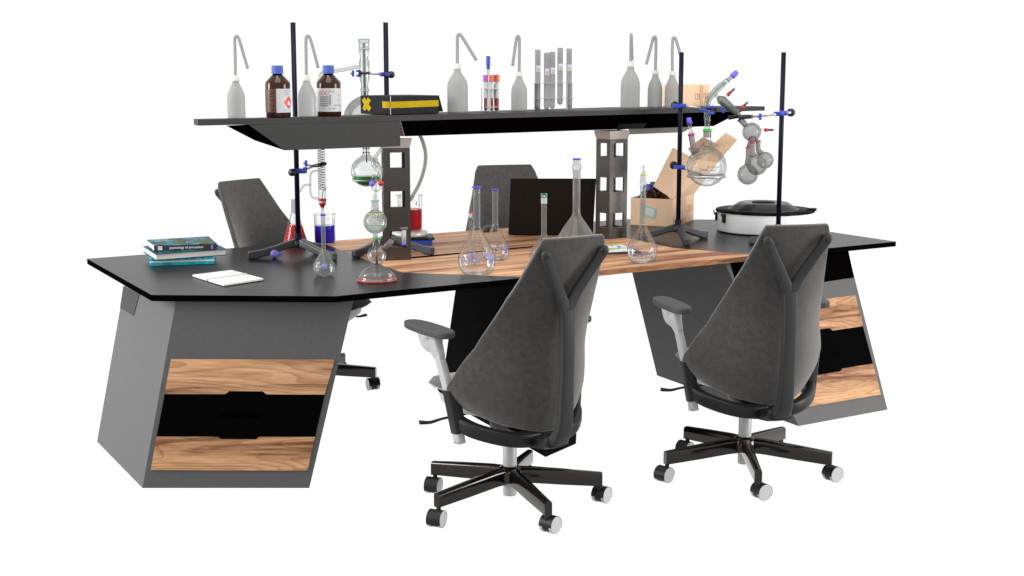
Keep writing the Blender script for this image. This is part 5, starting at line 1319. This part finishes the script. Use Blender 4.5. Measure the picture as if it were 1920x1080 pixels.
for k, (y, w_) in enumerate(((171, 7), (175, 8), (180, 5), (188, 8), (197, 8), (204, 5))): g.add(*patch_wrap((-w_*s, w_*s, -.4*s, .4*s), (b_.x, b_.y), fr2, vw-.62, Z(y), .0018))
g.build('brown_label_print', 'amber', t)
t, b_, s, Z, fr2, vw = brown('brown glass bottle with blue cap and wide white label, standing beside the vapour arm', 617.5, 22.6, 217, 155, (121.5, 137), 10.8)
lb = wrap_px('white_label', 594.95, 640.05, 164.5, 208, 'label', t, 617.5)
g = G(); q_ = 4.2*s; w_ = .28*s
for dx in (-15.5, -10, -3.5):
    for x0_, z0_, x1_, z1_ in ((0, q_, q_, 0), (q_, 0, 0, -q_), (0, -q_, -q_, 0), (-q_, 0, 0, q_)):
        L_ = math.hypot(x1_-x0_, z1_-z0_); nx_, nz_ = -(z1_-z0_)/L_*w_, (x1_-x0_)/L_*w_
        g.add(*poly_wrap([(x0_+nx_, z0_+nz_), (x1_+nx_, z1_+nz_), (x1_-nx_, z1_-nz_), (x0_-nx_, z0_-nz_)], (b_.x, b_.y), fr2, vw+math.asin(max(-.99, dx/22.6)), Z(173), .0018))
g.build('hazard_outlines', 'redring', lb)
g = G()
for k in range(5): 
    for j in range(2): g.add(*patch_wrap((-9*s, 9*s, -.35*s, .35*s), (b_.x, b_.y), fr2, vw-.42, Z(180+4*k+1.4*j), .0018))
g.build('label_print', 'greyprint' if False else 'ink', lb)
g = G(); g.add(*text_wrap('TP 182', 4.2*s, (b_.x, b_.y), fr2, vw+.22, Z(170.7))); g.add(*text_wrap('SOLUTION', 3.6*s, (b_.x, b_.y), fr2, vw+.78, Z(196.5))); g.add(*text_wrap('2.5', 3.4*s, (b_.x, b_.y), fr2, vw+.85, Z(177))); g.add(*text_wrap('HCl', 3.4*s, (b_.x, b_.y), fr2, vw+.85, Z(187)))
g.add(*text_wrap('LOT 4 EXP', 3*s, (b_.x, b_.y), fr2, vw+.25, Z(202.5))); g.add(*text_wrap('CE 17', 3*s, (b_.x, b_.y), fr2, vw-.45, Z(202)))
g.build('label_lettering', 'inkd', lb)
g = G()
for k in range(14): g.add(*patch_wrap((-1.6*s, 1.6*s, -.35*s, .2*s), (b_.x, b_.y), fr2, vw+.08, Z(177+1.35*k), .0018))
g.build('barcode', 'inkd', lb)

# black taped box
zb2 = ZS+.001
bA, bB, bC = onz(677, 212.6, zb2), onz(731.5, 215.7, zb2), onz(822, 211.6, zb2)
t = thing('taped_box', 'flat black box with a yellow tape band and yellow cross, lying on the shelf', 'box', (bA+bC)/2)
bB_ = onz(731.5, 215.7, zb2); bC = onz(822, 211.8, zb2)
bA = ony(676, 211.5, bB_.y+.20); bC = ony(823, 211, bB_.y+.20)
bA.z = bC.z = zb2
bD = bA+(bC-bB_); hz2 = ony(731.5, 180.2, bB_.y).z
g = G(); g.add(*hexa([bB_, bC, bD, bA], [Vector((p.x, p.y, hz2)) for p in (bB_, bC, bD, bA)])); bevelmod(g.build('box_body', 'blackbox', t), .003)
nA = Vector(((bB_-bA).y, -(bB_-bA).x, 0)).normalized(); nB = Vector(((bC-bB_).y, -(bC-bB_).x, 0)).normalized()
H2_ = hz2-zb2
def fpt(o, e_, a, b2): return o+(e_-o)*a+Vector((0, 0, H2_*b2))
def fpoly(name, o, e_, n_, pts, mat, lift=.001, th=.0008):
    g = G(); g.add(*prism([fpt(o, e_, a, b2)+n_*lift for a, b2 in pts], n_*th)); return g.build(name, mat, t)
fpoly('yellow_tape', bB_, bC, nB, [(0.002, .36), (.99, .40), (.99, .74), (0.002, .70)], 'yellow')
fpoly('yellow_tape', bA, bB_, nA, [(.76, .36), (.998, .36), (.998, .70), (.76, .72)], 'yellow')
fpoly('yellow_cross', bA, bB_, nA, [(.08, .30), (.16, .15), (.23, .28), (.30, .14), (.38, .32), (.30, .52), (.37, .74), (.27, .90), (.22, .74), (.15, .90), (.07, .72), (.14, .52)], 'yellow')
fpoly('corner_strip', bB_, bC, nB, [(.001, .02), (.012, .02), (.014, .99), (.001, .99)], 'greyink', .0009, .0004)  # thin pale strip down the near corner of the box
G().add(*prism([fpt(bB_, bC, 1.003, 1), fpt(bB_, bC, 1.06, .12)+nB*.01, fpt(bB_, bC, 1.003, .1)], -nB*.02)).build('end_flap', 'blackbox', t)

# shelf carton
y0_ = onshelf(1290, .75).y
kA, kB, kC = ony(1242.5, 199, y0_+.02), ony(1299, 200, y0_), ony(1330, 197.5, y0_+.22)
for p in (kA, kB, kC): p.z = ZS+.001
kD = kA+(kC-kB); hk = ony(1299, 158.5, y0_).z
t = thing('carton', 'closed cardboard carton with brown tape at the right end of the shelf', 'cardboard box', (kA+kC)/2)
g = G(); g.add(*hexa([kB, kC, kD, kA], [Vector((p.x, p.y, hk)) for p in (kB, kC, kD, kA)])); bevelmod(g.build('carton_body', 'card', t), .003)
n1_ = Vector(((kB-kA).y, -(kB-kA).x, 0)).normalized(); n2_ = Vector(((kC-kB).y, -(kC-kB).x, 0)).normalized()
lab = facepoly('label', [(1260, 171), (1276, 174), (1275, 187), (1259, 184.5)], kA, n1_, 'cyan', t)
facepoly('label_window', [(1262, 173.5), (1274.5, 176), (1273.8, 185), (1261.5, 182.5)], kA, n1_, 'creamlab', lab, .0022)
facepoly('tape', [(1312.3, 160), (1318, 160), (1317.6, 198), (1312, 198.5)], kB, n2_, 'tape', t)
for a in ((1304, 176, 1308, 186), (1308.5, 176, 1311, 186), (1319.5, 175, 1322.5, 184), (1323.5, 175, 1327, 184)):
    outline('printed_mark', [(a[0], a[1]), (a[2], a[1]), (a[2], a[3]), (a[0], a[3])], kB, n2_, 'cardink', t, .0016)

# blood tube rack
b_ = onshelf(919, .5); s = mpp(b_); Y0 = b_.y; PB = lambda x, y, dy=0: ony(x, y, Y0+dy)
t = thing('tube_rack', 'small two-tier white metal rack holding capped blood tubes on the shelf', 'tube rack', b_)
g = G()
for y in (166.3, 200.6): 
    c_ = PB(919, y); Rm = Matrix.Rotation(.75, 3, 'Z'); g.add(*box(c_, (27*s, 27*s, 1.0*s), Rm))
for dx, dy in ((-16, 0), (16, 0), (0, -16*s), (0, 16*s)):
    p = PB(919+dx, 166.3, dy if dx == 0 else 0); g.add(*cyl((p.x, p.y, ZS+.001), (p.x, p.y, p.z), .9*s, seg=8))
g.build('rack_frame', 'steelwhite' if False else 'white', t)
tubes = [(910.3, 140.5, 'magenta', 'blood tube with magenta cap at the left of the rack', -.012), (921.8, 140.5, 'orange', 'blood tube with orange cap in the front middle of the rack', -.018), (932, 140, 'orange', 'blood tube with orange cap at the right of the rack', .0), (929.3, 140, 'blue', 'blood tube with blue cap squeezed between the two orange-capped tubes', .02), (915.4, 105, 'blue', 'raised blood tube with tall blue cap standing above the others', .015)]
for x, yt, cm, lab, dy in tubes:
    top = PB(x, yt, dy); tall = yt < 120; bz_ = ZS+.004
    k = thing('blood_tube', lab, 'blood tube', Vector((top.x, top.y, bz_)), group='capped blood tubes in the small rack')
    ch = 17.5 if tall else 13.3; r_ = 3.1*s; zc = PB(x, yt+ch, dy).z
    g = G(); v, f = lathe([(4.3*s if not tall else 3.9*s, zc), (4.6*s if not tall else 4.1*s, zc+.001), (4.4*s if not tall else 3.9*s, top.z), (1e-5, top.z)], (top.x, top.y, 0), 28); g.add(v, f, 0, False); g.build('cap', cm, k)
    zb3 = bz_ if not tall else PB(x, 207, dy).z
    G().add(*lathe([(1e-5, zb3), (r_*.6, zb3+.001), (r_, zb3+.006), (r_, zc)], (top.x, top.y, 0), 20), 0, True).build('tube_wall', 'tubepale', k)
    if not tall:
        zr1 = PB(x, 184, dy).z; G().add(*lathe([(1e-5, zb3+.002), (r_*.9, zb3+.007), (r_*.9, zr1), (1e-5, zr1)], (top.x, top.y, 0), 20), 0, True).build('blood', M.setdefault('blood', principled('blood_red', (.62, .012, .012), .3, spec=.1)), k)
        G().add(*lathe([(r_*1.25, PB(x, 184, dy).z), (r_*1.25, PB(x, 158, dy).z)], (top.x, top.y, 0), 20), 0, True).build('paper_label', 'label', k)
    else:
        G().add(*lathe([(r_*1.05, PB(x, 130, dy).z), (r_*1.05, zc)], (top.x, top.y, 0), 20), 0, True).build('cap_skirt', principled('dark_blue_skirt', (.015, .025, .2), .4), k)

# test tube rack
b_ = onshelf(1037, .5); s = mpp(b_); Y0 = b_.y; PT = lambda x, y, dy=0: ony(x, y, Y0+dy)
t = thing('test_tube_rack', 'pale two-tier test-tube rack with end panels on the shelf', 'tube rack', b_)
L0, L1 = PT(1000, 156), PT(1076, 156); g = G()
for y in (156, 184.3):
    c_ = PT(1038, y); g.add(*box(c_, (77*s, .045, 1.3*s)))
g.build('shelf_plates', 'clearpl', t)
for x0, x1 in ((1001.5, 1013), (1062.5, 1073.5)):
    p, q_ = PT(x0, 157), PT(x1, 157); zt_ = PT(1038, 156).z-.001
    g = G(); g.add(*prism([Vector((p.x, p.y-.02, ZS+.001)), Vector((p.x+1.6*s, p.y-.02, ZS+.001)), Vector((p.x+1.6*s, p.y-.02, zt_)), Vector((p.x, p.y-.02, zt_))], (0, .04, 0)))
    g.add(*box(((p.x+q_.x)/2, p.y+.021, (zt_+ZS)/2), (q_.x-p.x, .002, zt_-ZS-.002))); g.build('end_panel', 'lift', t)
for i, (x, yt, yb, lab) in enumerate(((1008.4, 93, 204, 'test tube at the left end of the rack'), (1025.2, 98.8, 206.5, 'shortest-standing test tube, second from the left in the rack'), (1036, 97, 203.8, 'middle test tube of the rack'), (1050.5, 89.5, 196.4, 'test tube riding highest, second from the right in the rack'), (1067.4, 91, 201, 'test tube at the right end of the rack'))):
    p = PT(x, yt); zb4 = PT(x, yb).z; r_ = 5.2*s
    zb4 = max(zb4, ZS+.002)
    k = thing('test_tube', 'grey glass '+lab, 'test tube', Vector((p.x, p.y, zb4)), group='test tubes in the large rack')
    pr_ = [(max(1e-5, r_*math.cos(rad(a))), zb4+r_+r_*math.sin(rad(a))) for a in range(-90, 1, 15)]+[(r_, p.z-.001), (r_*1.12, p.z)]
    G().add(*lathe(pr_, (p.x, p.y, 0), 28), 0, True).build('tube_wall', 'glasstube', k) if False else G().add(*lathe(pr_, (p.x, p.y, 0), 28), 0, True).build('tube_wall', M.setdefault('tubeg', glass('smoky_tube_glass', tint=(.72, .72, .72), edge=(.28, .28, .28), haze=.62, hazecol=(.46, .46, .47), power=4, gloss=.3)), k)
    vw = math.atan2(-p.y, -p.x); zz = PT(x, yt+30).z; f1 = lambda z: r_
    lbk = G().add(*patch_wrap((-3.3*s, 6.2*s, -11.5*s, 0), (p.x, p.y), f1, vw, zz, .0008, 8), 0, True).build('label', 'label', k)
    g = G(); g.add(*patch_wrap((-3.3*s, 6.2*s, -12.3*s, -10.9*s), (p.x, p.y), f1, vw, zz, .0012, 8)); g.build('label_stripe', 'yellow', lbk)
    g = G(); g.add(*text_wrap('Rotor', 2.8*s, (p.x, p.y), f1, vw+.3, zz-5.6*s, .0002)); g.add(*text_wrap('AR15', 2.8*s, (p.x, p.y), f1, vw+.3, zz-8.6*s, .0002)); g.build('label_lettering', 'violetink', lbk)
    g = G()
    for q in range(8): g.add(*patch_wrap((-.5*s, 1.4*s, -.2*s, .2*s), (p.x, p.y), f1, vw+.85, zz-(18+6*q)*s, .0008))
    g.build('graduation', 'ink', k)

# ------------------------------------------------------------------ light: a bright studio surround, dimmer behind the viewer
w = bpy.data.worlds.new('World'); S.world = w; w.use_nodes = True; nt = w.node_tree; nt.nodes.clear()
N = nt.nodes.new; L = nt.links.new
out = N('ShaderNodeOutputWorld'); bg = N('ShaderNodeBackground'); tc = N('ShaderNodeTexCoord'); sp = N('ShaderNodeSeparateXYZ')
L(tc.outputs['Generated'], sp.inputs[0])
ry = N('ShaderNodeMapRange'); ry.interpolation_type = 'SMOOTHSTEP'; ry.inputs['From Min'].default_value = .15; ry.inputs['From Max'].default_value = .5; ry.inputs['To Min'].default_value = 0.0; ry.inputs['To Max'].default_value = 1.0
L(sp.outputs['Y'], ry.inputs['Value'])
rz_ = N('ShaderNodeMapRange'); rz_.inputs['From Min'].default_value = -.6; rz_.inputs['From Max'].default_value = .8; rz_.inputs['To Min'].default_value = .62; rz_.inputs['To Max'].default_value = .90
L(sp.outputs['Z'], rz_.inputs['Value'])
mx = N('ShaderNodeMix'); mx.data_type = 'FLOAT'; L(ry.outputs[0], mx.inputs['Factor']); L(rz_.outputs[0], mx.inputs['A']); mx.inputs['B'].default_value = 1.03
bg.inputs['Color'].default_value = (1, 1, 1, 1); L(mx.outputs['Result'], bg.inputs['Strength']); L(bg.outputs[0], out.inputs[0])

def area(name, loc, target, size, power, col=(1, 1, 1)):
    l = bpy.data.lights.new(name, 'AREA'); l.shape = 'RECTANGLE'; l.size = size[0]; l.size_y = size[1]; l.energy = power; l.color = col
    o = bpy.data.objects.new(name, l); COL.objects.link(o); o.location = loc
    o.rotation_euler = (Vector(target)-Vector(loc)).to_track_quat('-Z', 'Y').to_euler()
area('softbox_left', (-5.2, 4.6, 2.0), (-1.6, 5.4, .5), (2.0, 2.0), 270)
area('softbox_right', (5.6, 4.2, 1.6), (.6, 5.2, .7), (2.2, 2.2), 240, (1, .97, .94))
area('softbox_top', (-.5, 4.0, 5.5), (0, 6, .8), (3, 3), 150, (1, .985, .96))

S.render.engine = 'CYCLES'
S.cycles.transparent_max_bounces = 32; S.cycles.max_bounces = 10
S.cycles.sample_clamp_indirect = 6
S.view_settings.view_transform = 'Standard'; S.view_settings.look = 'None'; S.view_settings.exposure = 0; S.view_settings.gamma = 1
S.view_settings.use_curve_mapping = False
S.render.resolution_x = 1024; S.render.resolution_y = 576
